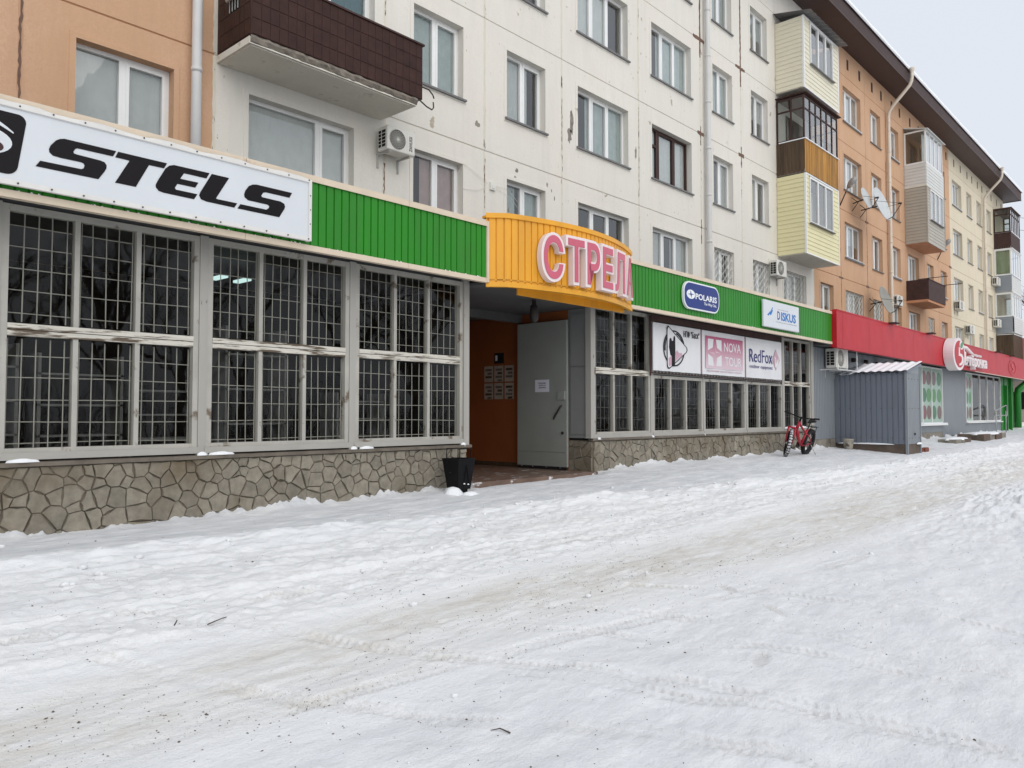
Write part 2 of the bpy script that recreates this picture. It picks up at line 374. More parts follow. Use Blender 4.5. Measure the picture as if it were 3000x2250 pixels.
# ------------------------------------------------------------------ noise and ground height
rs = np.random.RandomState(5); TAB = rs.rand(256, 256)
def vn(x, y, s=0):
    x = np.asarray(x, float) + 37.3 * s; y = np.asarray(y, float) + 91.7 * s
    xi = np.floor(x).astype(int); yi = np.floor(y).astype(int); fx = x - xi; fy = y - yi
    fx = fx * fx * (3 - 2 * fx); fy = fy * fy * (3 - 2 * fy)
    g = lambda a, b: TAB[a & 255, b & 255]
    return (g(xi, yi) * (1 - fx) + g(xi + 1, yi) * fx) * (1 - fy) + (g(xi, yi + 1) * (1 - fx) + g(xi + 1, yi + 1) * fx) * fy
def fbm(x, y, o=4, s=0, rg=.5):
    t = 0; a = 1; n = 0
    for i in range(o): t = t + a * vn(x * 2 ** i, y * 2 ** i, s + i); n += a; a *= rg
    return t / n
BX = [-40, 2, 5.5, 9, 12, 20, 31, 42, 60, 90]; BZ = [-.05, .02, .05, .11, .15, .17, .2, .3, .35, .4]
def base_z(X, Y): return np.interp(X, BX, BZ) + .075 * np.clip(Y, -8, 0)
YB_X = [-5, 1.7, 3, 5.3, 7, 12, 17, 25, 38, 60]; YB_Y = [-1.2, -1.25, -1.35, -1.55, -1.65, -2.35, -2.5, -2.7, -2.2, -2.]
TRACKS = [[(2.0, -2.6), (2.84, -4.07), (3.43, -5.01), (3.65, -5.59), (3.95, -6.4), (4.15, -7.2)],
          [(2.6, -3.4), (3.42, -5.32), (3.85, -6.0), (4.08, -6.57), (4.12, -7.2)],
          [(4.2, -4.0), (4.91, -5.23), (5.2, -6.02), (5.24, -6.9)],
          [(1.9, -3.9), (2.43, -4.83), (2.99, -5.61), (3.34, -6.21), (3.6, -6.9)],
          [(3.4, -3.9), (4.3, -5.1), (4.75, -5.8), (4.9, -6.8)],
          [(2.3, -3.0), (3.0, -4.2), (3.62, -5.2), (3.9, -5.9), (4.3, -7.2)], [(5.2, -4.2), (5.9, -5.2), (6.2, -6.1), (6.3, -7)],
          [(1.5, -3.0), (2.0, -4.0), (2.6, -5.0), (3.15, -5.75), (3.5, -6.5)], [(.8, -2.75), (3, -2.82), (5, -2.95), (7.6, -3.15)], [(.8, -4.25), (2.5, -4.42), (4.5, -4.75), (7.6, -5.1)]]
FEET = [(4.4, -5.6, .3), (5.4, -5.25, 1.0), (5.68, -4.74, .9)]
def smooth_path(P, n=60):
    P = np.array(P); t = np.linspace(0, len(P) - 1, n); k = np.clip(t.astype(int), 0, len(P) - 2); f = (t - k)[:, None]
    p0 = P[np.clip(k - 1, 0, len(P) - 1)]; p1 = P[k]; p2 = P[k + 1]; p3 = P[np.clip(k + 2, 0, len(P) - 1)]
    return .5 * (2 * p1 + (p2 - p0) * f + (2 * p0 - 5 * p1 + 4 * p2 - p3) * f ** 2 + (3 * p1 - p0 - 3 * p2 + p3) * f ** 3)
def ground(X, Y, full=False):
    X = np.asarray(X, float); Y = np.asarray(Y, float)
    h = base_z(X, Y) + (fbm(X * .35, Y * .6, 3, 1) - .5) * .06
    wob = (fbm(X * .5, X * 0 + 3, 3, 4) - .5) * .35
    yb = np.interp(X, YB_X, YB_Y) + wob * .6
    d = Y - yb
    berm = np.exp(-(d / .26) ** 2) * (.025 + .09 * np.clip(fbm(X * .9, Y * 1.5, 3, 9) * 1.9 - .55, 0, 1))
    lum = np.abs(fbm(X * 2.6, Y * 6.5, 4, 12, .55) - .5) * 2
    h = h + berm + np.exp(-(d / .4) ** 2) * lum * .06
    # churned strip between the berm and the sanded lane
    lane0, lane1 = -3.45 + wob * .3, -4.45 - .06 * np.clip(X - 4, 0, 8) + wob * .5
    ch = np.clip((yb - .15 - Y) / .25, 0, 1) * np.clip((Y - lane0) / .25, 0, 1)
    h = h + ch * (lum * .02 + np.abs(fbm(X * 4.5, Y * 6, 4, 15, .62) - .5) * .075 + (fbm(X * 16, Y * 18, 3, 17) - .5) * .014 + (fbm(X * .45, Y * 5, 3, 21) - .5) * .04)
    gy = -2.4 - .04 * (X - 1.4)
    h = h + .02 * np.exp(-((Y - gy + .07) / .03) ** 2) - .018 * np.exp(-((Y - gy) / .05) ** 2)
    gy2 = -2.05 - .05 * (X - 1.4) + wob * .1
    h = h - .014 * np.exp(-((Y - gy2) / .06) ** 2) * np.clip(fbm(X * .7, X * 0, 2, 30) * 3 - .8, 0, 1)
    lane = np.clip((lane0 + .1 - Y) / .3, 0, 1) * np.clip((Y - lane1 + .1) / .4, 0, 1)
    h = h - lane * .025 + lane * (fbm(X * 3, Y * 14, 4, 33, .65) - .5) * .026
    near = np.clip((lane1 - Y) / .5, 0, 1)
    h = h + near * ((fbm(X * 1.1, Y * 1.9, 4, 41) - .5) * .07 + (fbm(X * 5, Y * 9, 4, 44, .62) - .5) * .02)
    heap = np.exp(-(((X - 13.5) / 3.2) ** 2 + ((Y + 5.6) / .8) ** 2)) * (.14 + .16 * lum)
    heap2 = np.exp(-(((X - 19) / 5) ** 2 + ((Y + 3.9) / .7) ** 2)) * (.02 + .1 * lum)
    h = h + heap + heap2
    # snow lying in lumps along the foot of the wall
    foot = np.exp(-np.clip(-Y, 0, 9) / .10) * np.clip(fbm(X * 2.2, X * 0 + 7, 5, 50, .72) * 3.2 - 1.25, 0, 1.2) * .15
    ent = np.clip((X - 7.3) / .2, 0, 1) * np.clip((10.5 - X) / .2, 0, 1)
    h = h + foot * (1 - ent) - ent * np.clip((Y + .35) / .3, 0, 1) * .05
    side = np.clip((Y - yb - .1) / .3, 0, 1)
    h = h + side * (fbm(X * 3, Y * 9, 4, 60, .62) - .5) * .026
    if not full: return h
    dirt = lane * 1.0 * np.clip(fbm(X * .5, Y * 2.2, 3, 70) * 1.5 + .05, 0, 1) + .18 * ch
    return h, dirt, np.clip(side * np.exp(-np.clip(np.abs(Y + .8) - .9, 0, 9) / .4) * .9 + near * .55, 0, 1)

def gz(x, y): return float(ground(np.array([x]), np.array([y]))[0])

def build_ground():
    xs = [-90, -60, -40, -25, -15, -10, -7, -5] + list(np.arange(-4, .5, .25)) + list(np.arange(.5, 6.3, .0165))
    x, s_ = 6.3, .0165
    while x < 120: xs.append(x); s_ *= 1.0055; x += s_
    xs += [150, 220, 320, 500]
    ys = [-320, -200, -120, -80, -60, -45, -35, -28, -22, -18, -15, -12, -10.5, -9.3, -8.5, -8] + list(np.arange(-7.6, -2.4, .0165)) + list(np.arange(-2.4, .25, .02)) + [.4, .8, 1.6, 3, 6, 12, 25, 60, 120, 320]
    xs = np.array(xs); ys = np.array(ys); X, Y = np.meshgrid(xs, ys)
    h, dirt, ice = ground(X, Y, True)
    # tyre tracks and footprints
    reg = (X > .4) & (X < 7.8) & (Y < -2.4) & (Y > -7.7); xx = X[reg]; yy = Y[reg]; hh = np.zeros_like(xx); rawd = dirt[reg]
    for ti, T in enumerate(TRACKS):
        P = smooth_path(T); best = np.full(xx.shape, 9.); al = np.zeros_like(xx); sg = np.zeros_like(xx); acc = 0.
        for a, b in zip(P, P[1:]):
            dv = b - a; L = np.hypot(*dv); t = np.clip(((xx - a[0]) * dv[0] + (yy - a[1]) * dv[1]) / L ** 2, 0, 1)
            dx = xx - (a[0] + t * dv[0]); dy = yy - (a[1] + t * dv[1]); dd = np.hypot(dx, dy); mk = dd < best
            best[mk] = dd[mk]; al[mk] = acc + t[mk] * L; sg[mk] = np.sign(dx * dv[1] - dy * dv[0])[mk]; acc += L
        wd = .07; fade = np.clip(fbm(xx * 1.9, yy * 1.9, 4, 80 + ti, .6) * 3.0 - 1.05, 0, 1)
        ins = np.clip((wd - best) / .02, 0, 1)
        lug = np.clip(np.sin((al + best * .55) * 2 * math.pi / .05) * 1.6, -1, 1) * np.clip((best - .012) / .02, 0, 1)
        hh += fade * (-.010 * ins + .0095 * lug * ins + .004 * np.exp(-((best - wd - .02) / .03) ** 2))
        rawd += .7 * ins * fade * np.clip(-lug, 0, 1) + .15 * ins * fade
    for fx_, fy_, fa in FEET:
        u = (xx - fx_) * math.cos(fa) + (yy - fy_) * math.sin(fa); v = -(xx - fx_) * math.sin(fa) + (yy - fy_) * math.cos(fa)
        e = (u / .15) ** 2 + (v / .055) ** 2; ins = np.clip((1 - e) * 2, 0, 1)
        hh += -.011 * ins + .001 * np.exp(-((np.sqrt(e) - 1.2) / .22) ** 2) + ins * .005 * np.sin(u * 2 * math.pi / .035)
        rawd += .7 * ins
    h[reg] += hh; dirt[reg] = rawd
    ny, nx = X.shape; nv = nx * ny
    co = np.stack([X.ravel(), Y.ravel(), h.ravel()], 1)
    idx = np.arange(nv).reshape(ny, nx)
    q = np.stack([idx[:-1, :-1].ravel(), idx[:-1, 1:].ravel(), idx[1:, 1:].ravel(), idx[1:, :-1].ravel()], 1)
    me = bpy.data.meshes.new('snow_ground'); me.vertices.add(nv); me.vertices.foreach_set('co', co.ravel())
    me.loops.add(q.size); me.loops.foreach_set('vertex_index', q.ravel()); me.polygons.add(len(q))
    me.polygons.foreach_set('loop_start', np.arange(len(q)) * 4); me.polygons.foreach_set('loop_total', np.full(len(q), 4))
    me.polygons.foreach_set('use_smooth', np.ones(len(q), bool)); me.update(calc_edges=True)
    for nm, arr in (('dirt', dirt), ('ice', ice)):
        a = me.attributes.new(nm, 'FLOAT', 'POINT'); a.data.foreach_set('value', np.clip(arr.ravel(), 0, 1).astype(np.float32))
    me.materials.append(M['snow']); o = link('snow_ground', me); o['kind'] = 'structure'; o['label'] = 'trodden snow over the lane and pavement with tyre tracks'
build_ground()

# ------------------------------------------------------------------ apartment building
W = 3.25
bld = thing('apartment_building', 'five-storey panel apartment building with white, orange and cream sections above the shops', 'building', (30, W, 0))
J = [.4, 2.92, 5.43, 8.59, 11.13, 13.62, 16.76, 19.97, 22.52, 25.08, 28.2, 30.95, 34.02, 36.72, 39.36, 42.5, 45.05, 47.58, 50.86, 53.47, 56.1, 58.7, 61.9]
ZJ = [3.65, 6.37, 9.09, 11.83, 14.56]
SIL, HD = .86, 2.29
# opening per column: (x0, x1) or None
OP = [None, (3.55, 4.83), (5.98, 7.93), (9.25, 10.52), (11.78, 13.03), (14.2, 16.27), (17.37, 19.43), (20.69, 21.93), (23.22, 24.45), (25.54, 27.47),
      (28.79, 30.1), (31.4, 33.45), (34.66, 35.98), (37.3, 38.56), (39.7, 41.5), (42.98, 44.1), (45.5, 46.65), (48.19, 50.25), (51.5, 52.7), (54.0, 55.2), (56.69, 57.93), (59.3, 61.3)]
def wall_m(i): return 'orange_wall' if i < 2 or 10 <= i < 17 else ('white_wall' if i < 10 else 'cream_wall')
def panel(x0, x1, z0, z1, op, mt):
    mb = MB(); c, g = .014, .026
    o = [(x0, W + g, z0), (x1, W + g, z0), (x1, W + g, z1), (x0, W + g, z1)]
    f = [(x0 + c, W, z0 + c), (x1 - c, W, z0 + c), (x1 - c, W, z1 - c), (x0 + c, W, z1 - c)]
    ch = [(i, (i + 1) % 4, 4 + (i + 1) % 4, 4 + i) for i in range(4)]
    if not op:
        mb.add(o + f, ch + [(4, 5, 6, 7)])
    else:
        a, b, p, q = op
        hole = [(a, W, p), (b, W, p), (b, W, q), (a, W, q)]
        mb.add(o + f + hole, ch + [(4 + i, 4 + (i + 1) % 4, 8 + (i + 1) % 4, 8 + i) for i in range(4)])
        t = .075; y1 = W - .013
        ro = [(a - t, y1, p - t), (b + t, y1, p - t), (b + t, y1, q + t), (a - t, y1, q + t)]
        rb = [(v[0] + (-.008 if k in (0, 3) else .008), W + .002, v[2] + (-.008 if k < 2 else .008)) for k, v in enumerate(ro)]
        ri = [(a, y1, p), (b, y1, p), (b, y1, q), (a, y1, q)]
        rr = [(v[0], W + .3, v[2]) for v in ri]
        mb.add(ro + rb + ri + rr, [(i, (i + 1) % 4, 8 + (i + 1) % 4, 8 + i) for i in range(4)] + [(i, (i + 1) % 4, 4 + (i + 1) % 4, 4 + i) for i in range(4)] + [(8 + i, 8 + (i + 1) % 4, 12 + (i + 1) % 4, 12 + i) for i in range(4)])
    return mb.obj('wall_panel', mt, bld)

WM = {}
def win_meshes(wd, ht, n, style):
    """frame, panes, sill of a window in local coords (x right, y into the wall, z up)"""
    key = (round(wd, 2), round(ht, 2), n, style)
    if key in WM: return WM[key]
    fr = MB(); y0, y1 = .15, .21; t = .055; m = 'brown_wood' if style == 'wood' else 'pvc'
    fr.box(0, t, y0, y1, 0, ht); fr.box(wd - t, wd, y0, y1, 0, ht); fr.box(t, wd - t, y0, y1, 0, t); fr.box(t, wd - t, y0, y1, ht - t, ht)
    if style == 'wide': cuts = [0, .68 * wd, wd]
    elif n == 3 and style == 'wood': cuts = [0, .24 * wd, .66 * wd, wd]
    else: cuts = [wd * i / n for i in range(n + 1)]
    for c in cuts[1:-1]: fr.box(c - .045, c + .045, y0 - .004, y1, t, ht - t)
    panes = []
    for i in range(len(cuts) - 1):
        a = cuts[i] + (t if i == 0 else .045); b = cuts[i + 1] - (t if i == len(cuts) - 2 else .045)
        s_ = .045 if (i % 2 == 1 or n == 2 and i == 1) else .012   # opening sash
        z0, z1 = t, ht - t
        if s_ > .02:
            fr.box(a, a + s_, y0 - .012, y1, z0, z1); fr.box(b - s_, b, y0 - .012, y1, z0, z1); fr.box(a + s_, b - s_, y0 - .012, y1, z0, z0 + s_); fr.box(a + s_, b - s_, y0 - .012, y1, z1 - s_, z1)
        if style == 'wood' and i == 0:
            zc = z0 + .68 * (z1 - z0); fr.box(a, b, y0 - .012, y1, zc - .03, zc + .03)
        panes.append(MB().box(a + s_ * .6, b - s_ * .6, .178, .184, z0 + s_ * .6, z1 - s_ * .6).mesh('pane', 'glass'))
    sl = MB(); sl.add([(-.06, -.06, -.012), (wd + .06, -.06, -.012), (wd + .06, .15, .025), (-.06, .15, .025), (-.06, -.06, -.05), (wd + .06, -.06, -.05), (wd + .06, .15, -.03), (-.06, .15, -.03)],
                      [(0, 1, 2, 3), (0, 4, 5, 1), (0, 3, 7, 4), (1, 5, 6, 2), (4, 7, 6, 5)])
    WM[key] = (fr.mesh('window_frame', m), panes, sl.mesh('sill', 'sill_metal'), MB().box(-.05, wd + .05, -.05, .13, .03, .05).mesh('sill_snow', 'snow_plain'))
    return WM[key]
CM = {}
def curtain_mesh(wd, ht, kind, mt):
    key = (round(wd, 2), kind, mt)
    if key in CM: return CM[key]
    rr = random.Random(hash(key) & 1023); segs = {'full': [(0, 1)], 'left': [(0, .72)], 'right': [(.28, 1)], 'split': [(0, .4), (.6, 1)], 'blind': [(0, 1)], 'half': [(0, 1)]}[kind]
    mb = MB()
    for a, b in segs:
        n = max(6, int((b - a) * wd / .045)); vs_ = []; z0 = 0 if kind != 'half' else ht * .45
        for i in range(n + 1):
            x = wd * (a + (b - a) * i / n); y = .225 + (.012 * math.sin(i * 1.9 + rr.random()) if kind not in ('blind',) else 0) + rr.uniform(-.004, .004)
            vs_ += [(x, y, z0 + .02), (x, y, ht - .03)]
        mb.add(vs_, [(2 * i, 2 * i + 2, 2 * i + 3, 2 * i + 1) for i in range(n)])
    CM[key] = mb.mesh('curtain', mt, kind != 'blind'); return CM[key]
GM = {}
def lattice(wd, ht):
    """security grille: wavy bars touching each other, pale paint"""
    key = round(wd, 2)
    if key in GM: return GM[key]
    mb = MB(); n = max(4, round(wd / .14)); s_ = wd / n; y = .05; k = round(ht / .24); q = ht / k / 2
    for i in range(n + 1):
        pts = []
        for j in range(2 * k + 1):
            sgn = (-1) ** (i + j); pts += [(min(max(i * s_ + sgn * s_ * .24, 0), wd), y, max(0, j * q - q * .22)), (min(max(i * s_ + sgn * s_ * .24, 0), wd), y, min(ht, j * q + q * .22))]
        mb.tube(pts, .009, 4)
    for z in (.01, ht - .01): mb.tube([(0, y, z), (wd, y, z)], .011, 4)
    for x in (.01, wd - .01): mb.tube([(x, y, 0), (x, y, ht)], .011, 4)
    GM[key] = mb.mesh('grille', 'ac_white'); return GM[key]
def window(x0, x1, z0, z1, n, style='pvc', cur=('full', 'curtain'), grille=False, snow=False):
    wd, ht = x1 - x0, z1 - z0; fm, pm, sm, sn = win_meshes(wd, ht, n, style)
    o = link('window', fm, bld, (x0, W, z0))
    for p in pm: link('pane', p, o)
    link('sill', sm, o)
    if cur: link('curtain', curtain_mesh(wd, ht, *cur), o)
    if grille: link('grille', lattice(wd, ht), o)
    if snow: link('sill_snow', sn, o)
    return o

CURS = [('full', 'curtain'), ('left', 'curtain'), ('split', 'curtain'), ('full', 'curtain'), ('right', 'curtain_grey'), ('left', 'curtain'), ('half', 'curtain_grey'), ('full', 'curtain_grey')]
BALC = {(2, 1), (9, 1), (9, 2), (9, 3), (14, 2), (14, 3), (21, 0), (21, 1), (21, 2), (21, 3)}
SPECIAL = {(2, 0): dict(style='wide', cur=('blind', 'curtain')), (3, 0): dict(cur=('right', 'curtain_pink')), (3, 1): dict(cur=('full', 'curtain_grey')), (4, 0): dict(cur=('split', 'curtain_grey')),
           (6, 1): dict(style='wood', cur=('full', 'curtain')), (5, 0): dict(cur=None), (1, 0): dict(cur=('blind', 'curtain')), (8, 2): dict(cur=('half', 'curtain')), (8, 3): dict(cur=('half', 'curtain_grey'))}
rw = random.Random(4)
for i, op in enumerate(OP):
    x0, x1 = J[i], J[i + 1]
    for fl in range(4):
        z0, z1 = ZJ[fl], ZJ[fl + 1]; o4 = None
        if op and (i, fl) not in BALC:
            a, b = op
            o4 = (a, b, z0 + SIL, z0 + HD)
            kw = dict(cur=CURS[(i * 3 + fl * 5) % len(CURS)], grille=(fl == 0 and i in (7, 8, 9, 11, 12, 15)), snow=(i > 10 and rw.random() < .3))
            kw.update(SPECIAL.get((i, fl), {}))
            window(*o4, 3 if b - a > 1.7 else 2, **kw)
        elif i == 2 and fl == 1:
            o4 = (6.55, 8.35, z0 + .25, z0 + HD)
            o = link('window', win_meshes(1.8, HD - .25, 2, 'pvc')[0], bld, (6.55, W, z0 + .25))
            for p in win_meshes(1.8, HD - .25, 2, 'pvc')[1]: link('pane', p, o)
            link('curtain', curtain_mesh(1.8, HD - .25, 'blind', 'teal'), o)
        panel(x0, x1, z0, z1, o4, wall_m(i))
    panel(x0, x1, ZJ[4], 15.66, None, wall_m(i)); panel(x0, x1, .0, ZJ[0], None, wall_m(i))
    for k in (.35, .8) if i >= 10 else ():          # attic vent slots
        xv = x0 + (x1 - x0) * k
        MB().box(xv - .09, xv + .09, W - .012, W + .004, 14.92, 15.33).obj('attic_vent', 'dark_metal' if i < 17 else 'ledge', bld)
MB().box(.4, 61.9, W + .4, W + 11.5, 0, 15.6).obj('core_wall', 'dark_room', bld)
for xe, xf in ((.36, .4), (61.9, 61.94)): MB().box(xe, xf, W + .03, W + 11.5, 0, 15.64).obj('end_wall', 'orange_wall' if xe < 1 else 'cream_wall', bld)

# eaves: soffit, ribbed brown fascia, roof and its snow
rf = MB().box(.1, 62.5, 2.30, W + 12, 15.66, 15.71).obj('roof', 'brown_roof', bld)
mb = MB(); ribbed(mb, [(.1, 2.27), (62.5, 2.27)], 15.62, 16.22, .11, .018, .02); mb.box(.1, 62.5, 2.295, 2.32, 15.72, 16.21); mb.box(.1, 62.52, 2.262, 2.30, 15.6, 15.655)
mb.add([(62.51, 2.27, 15.62), (62.51, W + 12, 15.62), (62.51, W + 6, 17.6), (62.51, 2.27, 16.22)], [(0, 1, 2, 3)]); mb.obj('eave_fascia', 'brown_roof', rf)
MB().prism([(2.22, 16.22), (W + 6, 17.6), (W + 12, 16.2), (W + 12, 16.12), (W + 6, 17.5), (2.22, 16.16)], lambda a, b, t: (t, a, b), 0, 62.6).obj('roof_sheet', 'brown_roof', rf)
mb = MB(); n = 420; vs_ = []
for i in range(n + 1):
    x = 62.6 * i / n; t = .055 + .05 * float(fbm(np.array([x * .8]), np.array([2.]), 3, 3)[0]); o_ = .02 * math.sin(x * 3.1) + .03 * float(vn(np.array([x * 2.]), np.array([0.]), 2)[0])
    vs_ += [(x, 2.24 - o_ * .3, 16.17), (x, 2.19 - o_ * .3, 16.2), (x, 2.2 - o_ * .3, 16.25 + t), (x, 2.4, 16.3 + t)]
mb.add(vs_, [(4 * i + k, 4 * i + 4 + k, 4 * i + 5 + k, 4 * i + 1 + k) for i in range(n) for k in range(3)]); mb.obj('roof_snow', 'snow_plain', rf, smooth=True)

# brown sealant strips over two leaking joints
def sealant(x, za, zb, wd, seed):
    r_ = random.Random(seed); pts = []; n = int((zb - za) / .06) + 2
    l = [(x - wd / 2 + r_.uniform(-.012, .012), za + (zb - za) * i / n) for i in range(n + 1)]
    r = [(x + wd / 2 + r_.uniform(-.012, .012), za + (zb - za) * i / n) for i in range(n + 1)][::-1]
    MB().prism(l + r, FA, W - .006, W + .03).obj('joint_sealant', 'tar', bld)
def sealant_h(x, z, ln, wd, seed):
    r_ = random.Random(seed); n = int(ln / .05)
    l = [(x - ln / 2 + ln * i / n, z - wd / 2 + r_.uniform(-.015, .01)) for i in range(n + 1)]; r = [(x - ln / 2 + ln * i / n, z + wd / 2 + r_.uniform(-.01, .015)) for i in range(n + 1)][::-1]
    MB().prism(l + r, FA, W - .007, W + .03).obj('joint_sealant', 'tar', bld)
for k, a in enumerate(((19.97, 11.3, 14.2, .07), (22.52, 11.25, 14.6, .07), (22.52, 8.7, 9.35, .05), (19.97, 8.75, 9.3, .04), (19.97, 5.9, 6.6, .03), (34.02, 6.2, 8.9, .03), (34.02, 9.0, 10.2, .03), (36.62, 9.6, 12.3, .03), (30.95, 5.2, 6.6, .03), (13.62, 7.0, 8.2, .012), (16.76, 6.6, 8.9, .012), (11.13, 5.2, 6.2, .014), (8.59, 4.2, 5.5, .02), (2.92, 4.9, 7.2, .03))): sealant(*a, k)
for k, a in enumerate(((19.9, 11.83, .62, .09), (22.5, 11.83, .62, .08), (19.97, 9.09, .35, .1), (22.52, 9.09, .35, .1), (34.02, 9.09, .4, .08), (34.02, 6.37, .35, .08), (47.5, 9.09, .5, .1), (30.95, 6.37, .4, .06))): sealant_h(*a, k)
M['joint_white'] = mat('joint_mortar_white', (214, 207, 192), .9, .08, 4, .4, 40, dirt=((84, 72, 60), .60, .64, 7), stretch=(2, 2, .45))
M['joint_orange'] = mat('joint_mortar_orange', (190, 150, 120), .9, .08, 4, .4, 40, dirt=((96, 70, 52), .60, .66, 7), stretch=(2, 2, .45))
for i in range(1, len(J) - 1):
    for fl in range(4):
        r_ = random.Random(i * 7 + fl); n = 26; wd = .05 if i < 10 else .035; z0, z1 = ZJ[fl] + .03, ZJ[fl + 1] - .03
        l = [(J[i] - wd / 2 + r_.uniform(-.008, .008), z0 + (z1 - z0) * k / n) for k in range(n + 1)]; q = [(J[i] + wd / 2 + r_.uniform(-.008, .008), z0 + (z1 - z0) * k / n) for k in range(n + 1)][::-1]
        MB().prism(l + q, FA, W - .004, W + .03).obj('joint_mortar', 'joint_orange' if 10 < i < 17 or i < 2 else 'joint_white', bld)
# flaked plaster patches seen beside the white section's windows
def patch(cx_, cz, rx, rz, seed):
    r_ = random.Random(seed); p = []
    for i in range(16):
        a = 2 * math.pi * i / 16; q = r_.uniform(.55, 1.15); p.append((cx_ + rx * q * math.cos(a), cz + rz * q * math.sin(a)))
    MB().prism(p, FA, W - .003, W + .01).obj('bare_plaster_patch', 'concrete', bld)
for k, a in enumerate(((13.98, 7.75, .07, .33), (13.9, 7.42, .09, .2), (10.92, 6.85, .07, .07), (16.62, 7.7, .05, .17), (14.02, 5.28, .09, .1), (12.1, 6.18, .05, .05), (12.05, 6.02, .035, .05), (11.95, 5.7, .02, .03), (13.1, 6.1, .03, .06), (13.25, 6.0, .02, .04), (13.35, 5.85, .02, .05), (11.85, 5.3, .02, .06))): patch(*a, k)

# drainpipes
def drainpipe(x, m, ztop, funnel):
    y = W - .13; p = [(x, y, 3.4), (x, y, 6), (x, y, 9), (x, y, 12)]
    p += [(x, y, 14.35), (x, y - .04, 14.55), (x, y - .2, 14.78), (x, 2.22, 15.5), (x, 2.15, 15.66), (x, 2.12, 15.85), (x, 2.12, 16.1)] if funnel else [(x, y, ztop)]
    o = MB().tube(p, .072, 14).obj('drainpipe', m, bld, smooth=True)
    for z in np.arange(4.6, 14.2, 1.35):
        MB().tube([(x, y, z), (x, y, z + .07)], .079, 14).obj('pipe_collar', m, o, smooth=True)
    if funnel: MB().lathe([(.075, 16.02), (.085, 16.06), (.12, 16.2), (.125, 16.24)], 14, fn=lambda a, b, c: (x + a, 2.12 + b, c)).obj('funnel', m, o, smooth=True)
for x, m in ((5.10, 'pipe'), (20.19, 'pipe'), (36.75, 'pipe_cream'), (55.5, 'pipe_cream')): drainpipe(x, m, 15.6, x > 30)

# ------------------------------------------------------------------ balconies
PK = {}
def plank(mb_len, h, axis, mt):
    """one lap-siding plank, local coords: runs along axis from 0 to len"""
    key = (round(mb_len, 2), round(h, 3), axis, mt)
    if key not in PK:
        L = mb_len; pr = [(0, 0), (-.016, .004), (-.016, .02), (-.003, h - .002), (0, h - .002)]     # (outward, z)
        fn = (lambda a, b, t: (t, a, b)) if axis == 'x' else (lambda a, b, t: (a, t, b))
        PK[key] = MB().prism(pr, fn, 0, L).mesh('siding_plank', mt)
    return PK[key]
def siding(par, face, a0, a1, z0, z1, c, mt, h=.145):
    n = max(1, round((z1 - z0) / h)); hh = (z1 - z0) / n
    for i in range(n):
        z = z0 + i * hh
        if face == 'front': link('siding_plank', plank(a1 - a0, hh, 'x', mt), par, (a0, c, z))
        else: link('siding_plank', plank(a1 - a0, hh, 'y', mt), par, (c, a0, z))
def glaze(par, x0, x1, yf, z0, z1, nf, ns, mt, transom=None, t=.05):
    """front and left-side glazing of a loggia"""
    mb = MB(); ts = t * .8
    for i in range(nf + 1):
        x = x0 + (x1 - x0) * i / nf; mb.box(x - t / 2, x + t / 2, yf, yf + t, z0, z1)
    for z in (z0 + t / 2, z1 - t / 2) + ((transom,) if transom else ()): mb.box(x0, x1, yf + .004, yf + t - .004, z - t / 2, z + t / 2)
    for sx in (x0, x1):
        for i in range(1, ns + 1):
            y = yf + (W - yf) * i / ns; mb.box(sx - t / 2, sx + t / 2, min(y, W - .01) - t, min(y, W - .01), z0, z1)
        for z in (z0 + t / 2, z1 - t / 2) + ((transom,) if transom else ()): mb.box(sx - t / 2 + .004, sx + t / 2 - .004, yf + t, W - .01, z - t / 2, z + t / 2)
    o = mb.obj('glazing_frame', mt, par)
    return o
def glaze_panes(par, x0, x1, yf, z0, z1, nf, ns):
    for i in range(nf):
        a, b = x0 + (x1 - x0) * i / nf, x0 + (x1 - x0) * (i + 1) / nf
        MB().box(a + .03, b - .03, yf + .022, yf + .026, z0 + .04, z1 - .04).obj('pane', 'glass', par)
    for sx in (x0, x1):
        for i in range(ns):
            a, b = yf + (W - yf) * i / ns, yf + (W - yf) * (i + 1) / ns
            MB().box(sx - .002, sx + .002, a + .05, b - .05, z0 + .04, z1 - .04).obj('pane', 'glass', par)
def tri_window(par, x0, x1, yf, z0, z1, n=3):
    mb = MB(); t = .06
    mb.box(x0, x1, yf - .03, yf + .05, z0, z0 + t); mb.box(x0, x1, yf - .03, yf + .05, z1 - t, z1)
    for i in range(n + 1):
        x = x0 + (x1 - x0) * i / n; mb.box(max(x0, x - t / 2 - .01), min(x1, x + t / 2 + .01), yf - .034, yf + .054, z0 + t, z1 - t)
    mb.obj('window_frame', 'pvc', par)
    for i in range(n): MB().box(x0 + (x1 - x0) * i / n + .03, x0 + (x1 - x0) * (i + 1) / n - .03, yf + .008, yf + .014, z0 + .04, z1 - .04).obj('pane', 'glass', par)
    MB().box(x0 - .05, x1 + .05, yf - .09, yf - .02, z0 - .03, z0).obj('window_sill', 'sill_metal', par)
YF = 2.27

